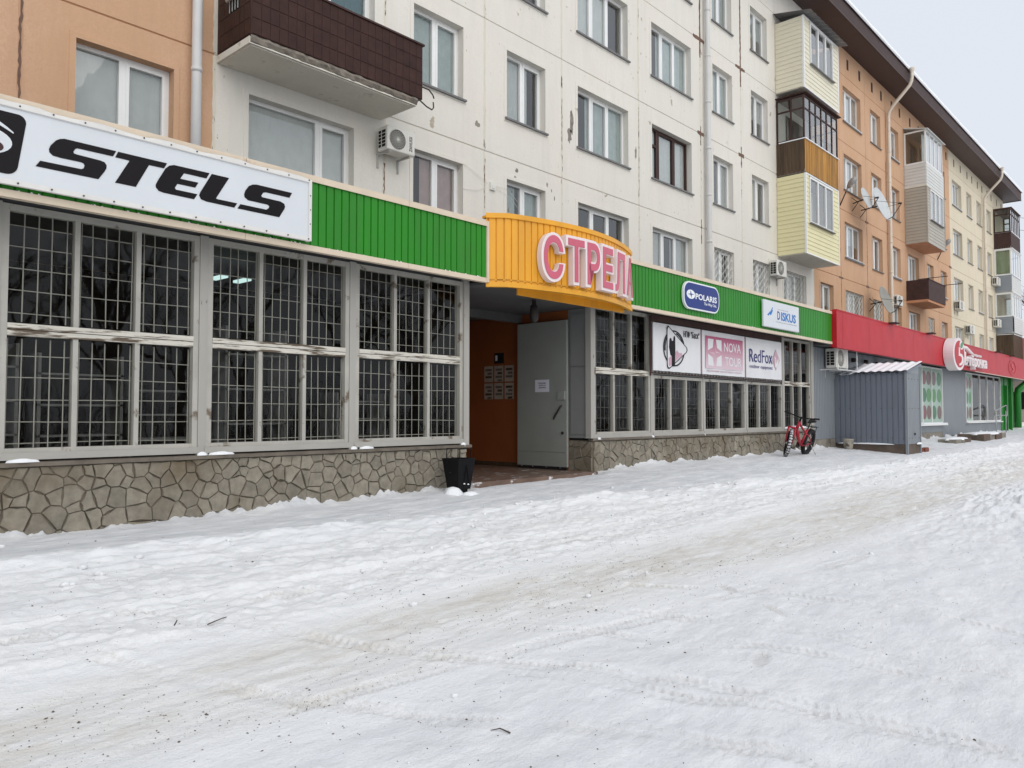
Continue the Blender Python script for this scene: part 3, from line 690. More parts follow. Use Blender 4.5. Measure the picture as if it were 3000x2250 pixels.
# 1) open balcony faced with brown tiles
b = MB().box(5.46, 8.52, YF + .03, W, 6.25, 6.35).box(5.5, 8.4, YF + .07, W - .01, 6.235, 6.25).obj('balcony', ['slab_white'], bld); b['label'] = 'open balcony with brown tiled parapet over the wide window'
mb = MB(); r_ = random.Random(3); n = 44; vs_ = []
for i in range(n + 1):
    x = 5.47 + (8.52 - 5.47) * i / n; vs_ += [(x, YF + .028 - r_.uniform(0, .03), 6.375), (x, YF - .01 + r_.uniform(-.015, .02), 6.33), (x, YF + .01 + r_.uniform(0, .02), 6.275), (x, YF + .05, 6.248)]
mb.add(vs_, [(4 * i + k, 4 * i + 4 + k, 4 * i + 5 + k, 4 * i + 1 + k) for i in range(n) for k in range(3)]); mb.obj('broken_slab_edge', 'slab', b)
MB().box(5.47, 8.62, YF, YF + .05, 6.38, 7.3).box(5.47, 5.52, YF + .05, W, 6.38, 7.3).box(8.57, 8.62, YF + .05, W, 6.38, 7.3).box(5.44, 8.65, YF - .03, YF + .08, 7.3, 7.33).obj('parapet', 'rust_panel', b)
tf = MB().bbox(.003, .1395, -.009, 0, .003, .227, .004).mesh('tile', 'tile'); ts = MB().bbox(-.009, 0, .003, .1395, .003, .227, .004).mesh('tile', 'tile')
for r in range(4):
    for c in range(22): link('tile', tf, b, (5.475 + c * .1428, YF, 6.38 + r * .23))
    for c in range(6):
        if not (r in (2, 3) and c in (2, 3)): link('tile', ts, b, (5.47, YF + .03 + c * .15, 6.38 + r * .23))
MB().box(5.462, 5.468, YF + .34, YF + .62, 6.86, 7.28).obj('rail_opening', 'black_hole', b)
for k in range(4): MB().tube([(5.455, YF + .36 + k * .08, 6.86), (5.455, YF + .36 + k * .08, 7.28)], .006, 5).obj('rail_bar', 'bar_metal', b)
MB().tube([(5.45, YF + .3, 7.02), (5.42, YF + .45, 7.04), (5.42, YF + .62, 7.03)], .025, 6).obj('rolled_cloth', 'old_paper', b)
MB().tube([(8.55, YF, 6.36), (8.7, YF - .02, 6.28), (8.82, YF - .02, 6.26), (8.86, YF - .02, 6.31), (8.85, YF - .02, 6.4)], .012, 6).tube([(8.6, YF, 6.6), (8.74, YF - .03, 6.58), (8.83, YF - .03, 6.52), (8.86, YF - .03, 6.46)], .012, 6).obj('bent_rod', 'dark_metal', b)

# 2-4) stack on the white section
def clad_balcony(x0, x1, z0, z1, wz0, wz1, wx0, wx1, mt, label, soff='slab_white', roof=False):
    b = MB().box(x0 + .02, x1 - .02, YF + .02, W, z0, z0 + .1).obj('balcony', soff, bld); b['label'] = label
    MB().box(x0 + .012, x0 + .05, YF + .02, W, z0 + .1, z1).box(x1 - .05, x1 - .012, YF + .02, W, z0 + .1, z1).box(x0 + .05, x1 - .05, YF + .016, YF + .05, z0 + .1, wz0).obj('parapet', mt, b)
    siding(b, 'front', x0 + .05, x1 - .05, z0 + .02, wz0 - .03, YF + .016, mt)
    siding(b, 'front', x0 + .05, wx0 - .02, wz0 - .03, z1, YF + .016, mt); siding(b, 'front', wx1 + .02, x1 - .05, wz0 - .03, z1, YF + .016, mt)
    siding(b, 'side', YF + .05, W - .02, z0 + .02, z1, x0 + .012, mt)
    siding(b, 'side', YF + .05, W - .02, z0 + .02, z1, x1 - .004, mt)
    MB().box(x0 - .01, x0 + .05, YF - .01, YF + .05, z0, z1).box(x1 - .05, x1 + .01, YF - .01, YF + .05, z0, z1).box(x0 - .012, x1 + .012, YF - .012, YF + .03, z0 - .01, z0 + .03).box(x0 + .05, x1 - .05, YF - .008, YF + .04, z1 - .03, z1 + .01).obj('corner_trim', 'pvc' if mt != 'grey_siding' else 'grey_siding', b)
    tri_window(b, wx0, wx1, YF, wz0, wz1)
    MB().box(wx0, wx1, W - .3, W - .28, wz0, wz1).obj('curtain', 'curtain', b)
    if roof:
        mb = MB(); vs_ = []; n = 40
        for i in range(n + 1):
            x = x0 - .15 + (x1 - x0 + .35) * i / n; dz = .018 * math.sin(i * 1.57)
            vs_ += [(x, YF - .3, z1 + .03 + dz), (x, W, z1 + .3 + dz)]
        mb.add(vs_, [(2 * i, 2 * i + 2, 2 * i + 3, 2 * i + 1) for i in range(n)]); mb.obj('balcony_roof', 'sill_metal', b)
    return b
clad_balcony(25.1, 28.22, 11.8, 14.2, 12.72, 14.14, 25.62, 27.62, 'cream_siding', 'top balcony clad in cream siding under a small corrugated roof', roof=True)
clad_balcony(25.1, 28.05, 6.3, 8.95, 7.34, 8.87, 25.4, 27.45, 'yellow_siding', 'yellow siding balcony hanging over the green shop fascia')
b = MB().box(25.1, 28.1, YF + .02, W, 8.98, 9.08).obj('balcony', 'slab', bld); b['label'] = 'dark brown wooden glazed balcony with golden slats'
MB().box(25.12, 28.08, YF + .035, YF + .06, 9.08, 10.08).box(25.12, 25.15, YF + .06, W, 9.08, 10.08).box(28.05, 28.08, YF + .06, W, 9.08, 10.08).obj('parapet', 'dark_board', b)
sl = MB().bbox(0, .062, -.02, 0, 0, 1.1, .006).mesh('slat', 'golden_slat'); sd_ = MB().bbox(-.02, 0, 0, .13, 0, 1.08, .006).mesh('board', 'dark_board')
for k in range(39): link('slat', sl, b, (25.12 + k * .076, YF + .03, 9.0))
for k in range(7): link('board', sd_, b, (25.115, YF + .04 + k * .136, 9.0))
glaze(b, 25.13, 28.07, YF + .02, 10.1, 11.55, 6, 2, 'brown_wood', 11.12); glaze_panes(b, 25.13, 28.07, YF + .02, 10.1, 11.55, 6, 2)
MB().box(25.05, 28.2, YF - .08, W, 11.6, 11.63).obj('balcony_roof', 'brown_wood', b); MB().box(25.1, 28.1, YF - .03, YF + .04, 10.08, 10.11).box(25.08, 25.14, YF, W - .1, 10.08, 10.11).obj('ledge_snow', 'snow_plain', b)
MB().box(25.9, 27.4, W - .02, W - .005, 9.3, 11.3).obj('balcony_door', 'dark_board', b)

# 5-7) stack on the orange section
b = MB().box(39.38, 42.4, YF + .02, W, 11.64, 11.74).obj('balcony', 'slab_white', bld); b['label'] = 'top balcony with white glazing and white siding on the orange section'
MB().box(39.4, 42.38, YF + .03, YF + .05, 11.74, 12.74).box(39.4, 39.43, YF + .05, W, 11.74, 12.74).obj('parapet', 'white_siding', b)
siding(b, 'front', 39.42, 42.4, 11.66, 12.7, YF + .03, 'white_siding', .15); siding(b, 'side', YF + .05, W - .02, 11.66, 12.7, 39.4, 'white_siding', .15)
glaze(b, 39.42, 42.2, YF + .02, 12.74, 14.3, 4, 1, 'pvc', None, .07); glaze_panes(b, 39.42, 42.2, YF + .02, 12.74, 14.3, 4, 1)
MB().prism([(YF - .1, 14.3), (W, 14.55), (W, 14.5), (YF - .1, 14.27)], lambda a, c, t: (t, a, c), 39.3, 42.4).obj('balcony_roof', 'white_siding', b)
MB().box(39.6, 42.0, YF + .25, YF + .27, 12.8, 14.2).obj('curtain', 'curtain', b)
clad_balcony(39.38, 42.4, 9.0, 11.62, 10.12, 11.56, 39.85, 42.0, 'grey_siding', 'grey siding balcony with an orange underside', 'orange_soffit')
b = MB().box(39.38, 42.3, YF + .05, W, 6.25, 6.36).obj('balcony', 'orange_soffit', bld); b['label'] = 'open dark balcony with clothes poles on the orange section'
MB().box(39.38, 42.3, YF + .02, YF + .05, 6.36, 7.3).box(39.38, 39.41, YF + .05, W, 6.36, 7.3).box(42.27, 42.3, YF + .05, W, 6.36, 7.3).box(39.36, 42.32, YF, YF + .07, 7.27, 7.31).obj('parapet', 'rust_panel', b)
MB().tube([(39.5, YF + .5, 7.34), (39.5, YF - .75, 7.34)], .018, 6).tube([(42.2, YF + .5, 7.34), (42.2, YF - .75, 7.34)], .018, 6).obj('clothes_pole', 'dark_metal', b)

# 8-11) corner stack at the far end
def far_balcony(z0, zm, z1, low, mt_f, mt_s, label, glz, nf, taper=0, solid=False):
    x0, x1 = 58.72, 61.8
    b = MB().box(x0, x1, YF + .02, W, z0, z0 + .1).obj('balcony', 'slab_white', bld); b['label'] = label
    MB().box(x0, x1, YF + .03, YF + .05, z0 + .1, zm).box(x0, x0 + .03, YF + .05, W, z0 + .1, zm).box(x1 - .03, x1, YF + .05, W, z0 + .1, zm).obj('parapet', mt_s, b)
    if low == 'siding':
        siding(b, 'front', x0, x1, z0 + .02, zm - .03, YF + .03 - taper, mt_f, .15); siding(b, 'side', YF + .05, W - .02, z0 + .02, zm - .03, x0, mt_s, .15)
    elif low == 'board':
        bm = MB().bbox(0, .13, -.015, 0, 0, zm - z0 - .02, .005).mesh('board', mt_f); bs = MB().bbox(-.015, 0, 0, .13, 0, zm - z0 - .02, .005).mesh('board', mt_s)
        for k in range(22): link('board', bm, b, (x0 + k * .14, YF + .03, z0))
        for k in range(7): link('board', bs, b, (x0, YF + .04 + k * .136, z0))
    if not solid:
        glaze(b, x0, x1, YF + .02, zm, z1, nf, 1, glz, None if glz == 'pvc' else z1 - .4, .08); glaze_panes(b, x0, x1, YF + .02, zm, z1, nf, 1)
        MB().box(x0 - .05, x1 + .05, YF - .06, W, z1, z1 + .04).obj('balcony_roof', 'brown_wood' if glz != 'pvc' else 'pvc', b)
    MB().box(x0 - .03, x1 + .03, YF - .03, YF + .04, zm - .005, zm + .03).box(x0 - .03, x0 + .03, YF, W - .05, zm - .005, zm + .03).obj('ledge_snow', 'snow_plain', b)
    return b
far_balcony(11.82, 12.85, 14.42, 'board', 'rust_panel', 'rust_panel', 'dark framed glazed balcony at the top far corner', 'brown_wood', 6)
b = far_balcony(8.98, 10.06, 11.76, 'siding', 'white_siding', 'slate_siding', 'white glazed balcony with slate siding at the far corner', 'pvc', 4)
MB().box(58.9, 58.93, YF + .12, W - .1, 10.15, 11.7).obj('green_blind', mat('pale_green_blind', (172, 186, 150), .8, .05, 3, 0), b)
far_balcony(6.28, 7.36, 8.9, 'siding', 'white_siding', 'slate_siding', 'lower white glazed balcony with grey siding at the far corner', 'pvc', 4, .08)
far_balcony(3.7, 6.2, 6.24, 'board', 'dark_board', 'dark_board', 'enclosed dark wooden balcony just over the red fascia', 'brown_wood', 4, solid=True)

# ------------------------------------------------------------------ sports shop (ground-floor extension)
shop = thing('shop_extension', 'low sports shop front with barred windows, stone plinth and green fascia', 'shop', (10.5, 0, 0))
# carcass: interior, side walls, roof
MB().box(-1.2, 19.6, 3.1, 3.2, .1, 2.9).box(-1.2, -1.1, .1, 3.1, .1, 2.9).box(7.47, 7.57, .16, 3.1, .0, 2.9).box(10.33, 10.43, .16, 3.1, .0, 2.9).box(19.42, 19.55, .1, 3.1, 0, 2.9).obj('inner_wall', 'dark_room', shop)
MB().box(-1.2, 7.46, .12, 3.1, .3, .34).box(10.44, 19.4, .12, 3.1, .3, .34).obj('inner_floor', 'dark_room', shop)
MB().box(-1.2, 19.6, .1, W - .03, 2.93, 3.0).box(-1.2, 19.6, -.42, W - .03, 3.5, 3.56).obj('shop_roof', 'soffit_grey', shop)
MB().box(-1.2, 7.46, .0, .1, 2.86, 2.98).box(10.31, 19.55, .0, .1, 2.86, 2.98).obj('header_beam', 'soffit_grey', shop)
MB().box(-1.2, 19.6, -.46, .02, 2.93, 2.96).box(-1.2, 19.6, -.1, -.04, 2.90, 2.93).obj('soffit', 'soffit_grey', shop)
for k in range(9): MB().box(.2 + k * 2.3, .28 + k * 2.3, -.46, .0, 2.885, 2.928).obj('soffit_batten', 'soffit_grey', shop)

# flagstone plinths, each stone laid on its own
def clip(poly, nx, ny, d):
    out = []
    for i in range(len(poly)):
        a, b = poly[i], poly[(i + 1) % len(poly)]; da = a[0] * nx + a[1] * ny - d; db = b[0] * nx + b[1] * ny - d
        if da <= 0: out.append(a)
        if (da < 0) != (db < 0) and da != db:
            t = da / (da - db); out.append((a[0] + (b[0] - a[0]) * t, a[1] + (b[1] - a[1]) * t))
    return out
def stones(par, x0, x1, z0, z1, n, seed, fn, gap=.0032):
    r_ = random.Random(seed); P = []
    tries = 0
    while len(P) < n and tries < 20000:
        tries += 1; x, z = r_.uniform(x0, x1), r_.uniform(z0, z1)
        t = (z - z0) / (z1 - z0); dm = .05 + .135 * (1 - t) ** .8 * r_.uniform(.35, 1.25)
        if all(((x - a) * .85) ** 2 + (z - b) ** 2 > dm * dm for a, b in P): P.append((x, z))
    WT = [r_.uniform(-.004, .008) for _ in P]
    for i, (x, z) in enumerate(P):
        poly = [(x0, z0), (x1, z0), (x1, z1 - .006), (x0, z1 - .006)]; g = gap * r_.uniform(.6, 1.5)
        for j in sorted(range(len(P)), key=lambda q: (P[q][0] - x) ** 2 + (P[q][1] - z) ** 2)[1:26]:
            a, b = P[j]; dx, dz = a - x, b - z; L = math.hypot(dx, dz); nx, nz = dx / L, dz / L
            t_ = L * min(.85, max(.15, .5 + (WT[i] - WT[j]) / (2 * L * L)))
            poly = clip(poly, nx, nz, nx * x + nz * z + t_ - g * r_.uniform(.5, 1.4))
            if len(poly) < 3: break
        if len(poly) < 3: continue
        cx_ = sum(p[0] for p in poly) / len(poly); cz = sum(p[1] for p in poly) / len(poly)
        q = []                                                     # break the straight edges a little
        for k in range(len(poly)):
            a, b = poly[k], poly[(k + 1) % len(poly)]; q.append(a)
            if math.hypot(b[0] - a[0], b[1] - a[1]) > .07:
                m_ = ((a[0] + b[0]) / 2, (a[1] + b[1]) / 2); e = r_.uniform(-.012, .003); L = math.hypot(m_[0] - cx_, m_[1] - cz) or 1
                q.append((m_[0] + (m_[0] - cx_) / L * e, m_[1] + (m_[1] - cz) / L * e))
        poly = q; n_ = len(poly); h = r_.uniform(.010, .034); tx, tz = r_.uniform(-.06, .06), r_.uniform(-.06, .06)
        ins = [(cx_ + (a - cx_) * .94, cz + (b - cz) * .94) for a, b in poly]
        mb = MB(); f1 = [fn(a, b, 0) for a, b in poly]; f15 = [fn(a, b, h * .6) for a, b in poly]; f2 = [fn(a, b, h + (a - cx_) * tx + (b - cz) * tz) for a, b in ins]
        mb.add(f1 + f15 + f2, [tuple(range(2 * n_, 3 * n_))] + [(k + o, (k + 1) % n_ + o, n_ + (k + 1) % n_ + o, n_ + k + o) for k in range(n_) for o in (0, n_)])
        mb.obj('stone', 'stone', par)
front = lambda a, b, t: (a, -.02 - t, b)
pl1 = MB().box(-1.2, 7.44, -.02, .12, -.15, .6).obj('plinth', 'mortar', shop); stones(pl1, 1.5, 7.43, -.12, .6, 215, 3, front)
pl2 = MB().box(10.33, 19.5, -.02, .12, -.15, .62).obj('plinth', 'mortar', shop); stones(pl2, 10.33, 19.5, -.05, .61, 285, 8, front)
pl3 = MB().box(10.31, 10.328, -.01, .5, -.1, .62).obj('plinth', 'mortar', shop); stones(pl3, -.02, .48, .05, .61, 11, 5, lambda a, b, t: (10.31 - t, a, b))
for a, b_, z in ((-1.2, 7.5, .602), (10.27, 19.5, .622)):
    r_ = random.Random(int(z * 1e4)); n = int((b_ - a) / .12); vs_ = []
    for i in range(n + 1):
        x = a + (b_ - a) * i / n; e = r_.uniform(0, .02); vs_ += [(x, -.075 + e, z), (x, -.075 + e, z + .035), (x, .02, z + .05)]
    MB().add(vs_, [(3 * i + k, 3 * i + 3 + k, 3 * i + 4 + k, 3 * i + 1 + k) for i in range(n) for k in (0, 1)]).box(a, b_, -.05, .02, z - .001, z + .02).obj('plinth_ledge', 'ledge', shop)
def snow_dab(x, y, z, rx, ry, rz, par, name='snow_patch'):
    mb = MB(); r_ = random.Random(int(x * 1000)); n = 14
    for ring, (s_, h) in enumerate(((1, 0), (.85, .6), (.5, .95), (.05, 1))): pass
    vs_ = []
    for s_, h in ((1, -.2), (.92, .4), (.6, .85), (.15, 1)):
        for k in range(n):
            a = 2 * math.pi * k / n; q = 1 + .22 * math.sin(k * 2.3 + x * 7) * s_; vs_.append((x + rx * s_ * q * math.cos(a), y + ry * s_ * q * math.sin(a), z + rz * h))
    mb.add(vs_, [(i * n + k, i * n + (k + 1) % n, (i + 1) * n + (k + 1) % n, (i + 1) * n + k) for i in range(3) for k in range(n)] + [tuple(range(3 * n, 4 * n))])
    return mb.obj(name, 'snow_plain', par, smooth=True)
for x, rx in ((2.13, .12), (3.72, .06), (3.92, .13), (5.57, .05), (5.75, .1), (7.36, .05), (12.08, .05), (10.45, .06), (13.97, .03)): snow_dab(x, -.04, .645, rx, .035, .03, shop)

# window bays: weathered frames, six panes, welded bar grilles
def bay(x0, x1, rows, lites, bars, bar_y, label, barm='bar_metal', pitch=.105, hp=.19, lean=None):
    z0, z1 = rows[0][0], rows[-1][1]; fr = MB(); t = .055; ya, yb = -.035, .05
    fr.box(x0, x0 + t, ya, yb, z0, z1); fr.box(x1 - t, x1, ya, yb, z0, z1); fr.box(x0 + t, x1 - t, ya + .003, yb, z1 - t, z1); fr.box(x0 + t, x1 - t, ya + .003, yb, z0, z0 + .07)
    cuts = [x0 + t + (x1 - x0 - 2 * t) * i / lites for i in range(lites + 1)]
    for (a, b) in rows:
        for c in cuts[1:-1]: fr.box(c - .022, c + .022, ya + .006, yb - .004, a + (.07 if a == z0 else 0), b - (t if b == z1 else 0))
    o = fr.obj('window_bay', 'old_frame', shop); o['label'] = label
    MB().box(x0 - .02, x1 + .02, ya - .02, ya + .015, z0 - .03, z0 + .032).obj('bottom_rail', 'post_grey', o)
    for (a, b), (a2, b2) in zip(rows, rows[1:]):
        MB().box(x0 + t, x1 - t, ya - .004, yb - .01, b, b + (a2 - b) * .47).box(x0 + t, x1 - t, ya - .008, yb - .012, b + (a2 - b) * .53, a2).obj('transom', 'old_wood', o)
    for ri, (a, b) in enumerate(rows):
        pa, pb = a + (.07 if a == z0 else 0), b - (t if b == z1 else 0)
        for i in range(lites):
            MB().box(cuts[i] + .01, cuts[i + 1] - .01, .012, .016, pa, pb).obj('pane', 'shop_glass', o)
        if bars:
            g = MB(); r_ = random.Random(int(x0 * 10 + a * 7)); w_ = .0055
            n = int((x1 - x0 - .1) / pitch)
            for k in range(n):
                x = x0 + .07 + k * (x1 - x0 - .14) / (n - 1) + r_.uniform(-.006, .006); e = r_.uniform(-.008, .008)
                g.tube([(x, bar_y, a + .02), (x + e, bar_y, b - .02)], w_, 4)
            m_ = int((b - a) / hp)
            for k in range(m_):
                z = a + .1 + k * hp + r_.uniform(-.008, .008); g.tube([(x0 + .03, bar_y + .012, z), ((x0 + x1) / 2, bar_y + .012, z + r_.uniform(-.01, .01)), (x1 - .03, bar_y + .012, z + r_.uniform(-.012, .012))], w_ * .8, 4)
            g.obj('grille', barm, o)
    return o
FULL = [(.69, 1.725), (1.83, 2.85)]
bay(.1, 1.85, FULL, 3, True, .034, 'window bay outside the left edge of the photo')
bay(1.94, 3.67, FULL, 3, True, .034, 'barred six-pane window bay nearest the camera')
bay(3.76, 5.5, FULL, 3, True, .034, 'barred six-pane window bay with peeling transom and ceiling lights behind', pitch=.095)
bay(5.59, 7.36, FULL, 3, True, .034, 'barred six-pane window bay left of the entrance', pitch=.1)
bay(10.33, 12.03, FULL, 3, True, .2, 'six-pane window bay right of the entrance', 'bar_dark', .1)
bay(12.12, 13.94, [(.69, 1.76)], 3, True, .22, 'low three-pane bay under the hiker banner', 'bar_dark', .1)
bay(13.99, 15.81, [(.69, 1.76)], 3, True, .22, 'low three-pane bay under the pink banner', 'bar_dark', .1)
bay(15.87, 17.68, [(.69, 1.76)], 3, True, .22, 'low three-pane bay under the fox banner', 'bar_dark', .1)
bay(17.78, 19.37, FULL, 3, True, .22, 'six-pane window bay behind the bicycle', 'bar_dark', .1)
for x0, x1 in ((12.12, 13.94), (13.99, 15.81), (15.87, 17.68)): MB().box(x0, x1, -.02, .06, 1.775, 2.86).obj('blank_panel', 'panel_grey', shop)
for x in (1.852, 3.672, 5.502, 12.035): MB().box(x, x + .086, -.045, .07, .62, 2.86).obj('post', 'post_grey', shop)
for x in (13.943, 15.813, 17.685): MB().box(x, x + (.046 if x < 17 else .09), -.045, .07, .64, 2.86).obj('post', 'post_grey', shop)
MB().box(7.362, 7.46, -.06, .13, .62, 2.93).obj('post', 'post_grey', shop)
MB().box(10.235, 10.328, -.05, .06, .66, 2.93).obj('post', 'post_grey', shop); MB().box(19.375, 19.46, -.06, .08, .6, 2.93).box(19.48, 19.56, -.05, .06, .1, 2.93).obj('post', 'post_grey', shop)
snow_dab(18.4, -.06, .73, .62, .035, .05, shop)
# fluorescent fittings inside
for k, x in enumerate((4.53, 4.83)):
    MB().box(x - .04, x + .04, 1.1, 1.4, 2.68, 2.71).obj('ceiling_light', 'lit', shop)
# dim stock inside, seen through the glass
r_ = random.Random(9)
for k in range(9):
    x = (1.6, 2.6, 3.5, 4.6, 6.2, 11.2, 13.2, 15.2, 17.6)[k]; hgt = r_.uniform(1.0, 1.9)
    mb = MB(); mb.box(x, x + .03, 1.2, 1.6, .34, .34 + hgt); mb.box(x + .8, x + .83, 1.2, 1.6, .34, .34 + hgt)
    for q in range(4): mb.box(x, x + .83, 1.2, 1.6, .5 + q * hgt / 4.2, .52 + q * hgt / 4.2)
    mb.obj('shelf_rack', 'panel_grey', shop)
# entrance recess
MB().box(7.46, 10.31, -.42, 3.1, 2.8, 2.84).obj('recess_ceiling', 'soffit_grey', shop)
MB().box(10.29, 10.309, -.02, .46, .66, 2.8).box(10.276, 10.29, .03, .40, .72, 1.83).box(10.276, 10.29, .03, .40, 1.85, 2.72).obj('side_panel', 'panel_grey', shop)
MB().box(7.47, 10.3, 1.5, 1.6, 2.66, 2.8).box(7.58, 8.5, 1.5, 1.6, .1, 2.66).obj('entrance_lintel', 'soffit_grey', shop)
MB().box(10.29, 10.32, .46, 3.1, .1, 2.8).box(7.58, 10.28, 3.0, 3.08, .1, 2.8).obj('vestibule_wall', 'orange_paint', shop)
MB().box(10.28, 10.289, 1.62, 3.0, .13, .2).obj('skirting', 'dark_board', shop)
# platform of wet paving
pv = MB().box(7.47, 10.32, -.12, 3.0, -.1, .125).obj('entrance_platform', 'wet_paving', shop)
dr = MB().bbox(10.19, 10.235, .41, 1.52, .17, 2.63, .008).box(10.183, 10.19, .43, 1.5, .42, .425).obj('door', 'door_grey', shop); dr['label'] = 'heavy grey-green metal door folded open against the entrance wall'
MB().tube([(10.165, .5, 1.2), (10.15, .53, 1.17), (10.15, .65, 1.01), (10.165, .68, .97)], [.012, .016, .016, .012], 8).obj('handle', 'dark_metal', dr, smooth=True)
MB().bbox(10.165, 10.19, .44, .6, 1.29, 1.44, .006).box(10.16, 10.166, .46, .5, 1.33, 1.35).obj('lock_box', 'door_grey', dr)
MB().tube([(10.17, .5, .74), (10.19, .5, .74)], .025, 8).obj('latch', 'dark_metal', dr)
MB().box(10.18, 10.2, .42, 1.5, .13, .168).obj('rubber_sweep', 'tyre', dr)
for y in (.55, .85, 1.15, 1.4): MB().box(10.17, 10.18, y - .01, y + .01, .155, .175).obj('sweep_bolt', 'steel', dr)

# ribbed green fascia with cream trims
YS = -.5
x = 10.72
for a, b_ in ((-1.2, 1.15), (1.15, 2.3), (2.3, 3.45), (3.45, 4.6), (4.6, 5.75), (5.75, 6.9), (6.9, 7.36)) + tuple((10.72 + k * 1.13, min(10.72 + (k + 1) * 1.13, 19.58)) for k in range(8)):
    mb = MB(); ribbed(mb, [(a, YS), (b_, YS)], 2.845, 3.56, .1, .014, .01, 0, .05); mb.box(a, b_, YS + .02, YS + .05, 2.845, 3.56); mb.obj('fascia_sheet', 'green', shop)
for a, b_ in ((-1.2, 1.2), (1.2, 3.9), (3.9, 6.0), (6.0, 7.36), (10.72, 12.8), (12.8, 15.2), (15.2, 17.6), (17.6, 19.58)):
    MB().box(a, b_ - .004, YS - .02, YS + .06, 3.56, 3.60).box(a, b_ - .004, YS - .022, YS - .012, 3.53, 3.56).obj('top_trim', 'cream_trim', shop)
    MB().box(a, b_ - .004, YS - .018, YS + .05, 2.785, 2.845).obj('bottom_trim', 'cream_trim', shop)
MB().box(7.33, 7.37, YS - .025, YS + .05, 2.79, 3.6).obj('end_trim', 'cream_trim', shop)
r_ = random.Random(2)
mb = MB()
for k in range(70):
    x = r_.uniform(1.6, 7.2) if k < 45 else r_.uniform(10.8, 19.4); s_ = r_.uniform(.004, .014)
    mb.add([(x - s_, YS - .008, 2.846), (x + s_, YS - .008, 2.846), (x + s_ * .6, YS - .006, 2.846 + s_ * .8), (x - s_ * .4, YS - .006, 2.846 + s_ * r_.uniform(.6, 1.3)), (x, YS, 2.846)], [(0, 1, 2, 3), (0, 4, 1), (1, 4, 2), (3, 4, 0)])
mb.obj('trim_snow', 'snow_plain', shop)

# ------------------------------------------------------------------ orange curved canopy sign over the entrance
can = thing('canopy_sign', 'curved orange ribbed canopy with big pink Cyrillic letters over the entrance', 'sign', (9.1, -.7, 2.75))
CP = [(7.36, -.47), (7.56, -.66)] + [(7.56 + 3.18 * t, -.66 - .30 * math.sin(math.pi * min(1, t * 1.0)) ** .9 * (1 - .12 * t) + .16 * t ** 3) for t in [i / 22 for i in range(1, 23)]]
mb = MB(); ribbed(mb, CP, 2.78, 3.68, .105, .016, .012, 0, .03); mb.obj('curved_sheet', 'orange_sheet', can)
def off(P, d):
    o = []
    for i in range(len(P)):
        a = Vector(P[max(i - 1, 0)]); b = Vector(P[min(i + 1, len(P) - 1)]); t = (b - a).normalized(); o.append((P[i][0] + t.y * d, P[i][1] - t.x * d))
    return o
def band(P, d0, d1, z0, z1):
    a, b = off(P, d0), off(P, d1); n = len(P); mb = MB()
    vs_ = [(p[0], p[1], z) for q in (a, b) for z in (z0, z1) for p in q]
    mb.add(vs_, [(o1 + i, o1 + i + 1, o2 + i + 1, o2 + i) for i in range(n - 1) for o1, o2 in ((0, n), (2 * n, 3 * n), (0, 2 * n), (n, 3 * n))] + [(0, n, 3 * n, 2 * n), (n - 1, 3 * n - 1 + 0, 4 * n - 1, 2 * n - 1)]); return mb
band(CP, .022, -.05, 3.655, 3.72).obj('top_trim', 'orange_sheet', can); band(CP, .02, -.04, 2.735, 2.80).obj('bottom_trim', 'orange_sheet', can)
MB().prism(CP + [(10.74, -.4), (7.36, -.4)], lambda a, b, t: (a, b, t), 2.82, 2.84).obj('underside', 'orange_sheet', can)
MB().prism(CP + [(10.74, -.4), (7.36, -.4)], lambda a, b, t: (a, b, t), 3.66, 3.69).obj('top_cover', 'orange_sheet', can)
lip = [(10.15 - 1.3 * i / 10, -.70 - .06 * math.sin(i / 10 * 3)) for i in range(11)]
MB().box(8.0, 10.6, -.46, -.44, 2.70, 2.82).obj('rear_lip', 'orange_sheet', can)
# letters follow the curve; white border body and pink face
LW = {'С': (.74, 1.16), 'Т': (1.16, 1.57), 'Р': (1.55, 1.92), 'Е': (1.91, 2.29), 'Л': (2.27, 2.74), 'А': (2.73, 3.16)}
cum = [0]
for a, b_ in zip(CP, CP[1:]): cum.append(cum[-1] + math.dist(a, b_))
def on_curve(s_):
    for i in range(len(cum) - 1):
        if cum[i + 1] >= s_ or i == len(cum) - 2:
            t = (s_ - cum[i]) / (cum[i + 1] - cum[i]); a, b_ = CP[i], CP[i + 1]; tv = Vector((b_[0] - a[0], b_[1] - a[1])).normalized()
            return Vector((a[0] + (b_[0] - a[0]) * t, a[1] + (b_[1] - a[1]) * t)), tv
for ch_ in 'СТРЕЛА':
    wd = LW[ch_][1] - LW[ch_][0]; P, tv = on_curve(sum(LW[ch_]) / 2); nv = Vector((tv.y, -tv.x))
    def place(mb, d):
        mb.v = [(P.x + tv.x * v[0] + nv.x * (-v[1] + d), P.y + tv.y * v[0] + nv.y * (-v[1] + d), v[2]) for v in mb.v]; return mb
    body = place(text_mb(ch_, -wd / 2, wd / 2, 2.85, 3.53, 0, .10, .05), .01).obj('letter', 'letter_white', can)
    place(text_mb(ch_, -wd / 2 + .04, wd / 2 - .04, 2.89, 3.49, 0, .006, .022), .112).obj('letter_face', 'letter_pink', body)
# bulb lamp under the recess ceiling
lb = MB().lathe([(.03, 2.80), (.035, 2.72), (.06, 2.70), (.065, 2.62), (.07, 2.58), (.065, 2.5), (.035, 2.45), (.005, 2.44)], 16, fn=lambda a, b, c: (9.0 + a, .1 + b, c)).obj('ceiling_lamp', 'lamp_glass', smooth=True); lb.data.materials[0] = M['dark_metal']; tag(lb, 'small unlit glass globe lamp hanging over the shop entrance', 'lamp')

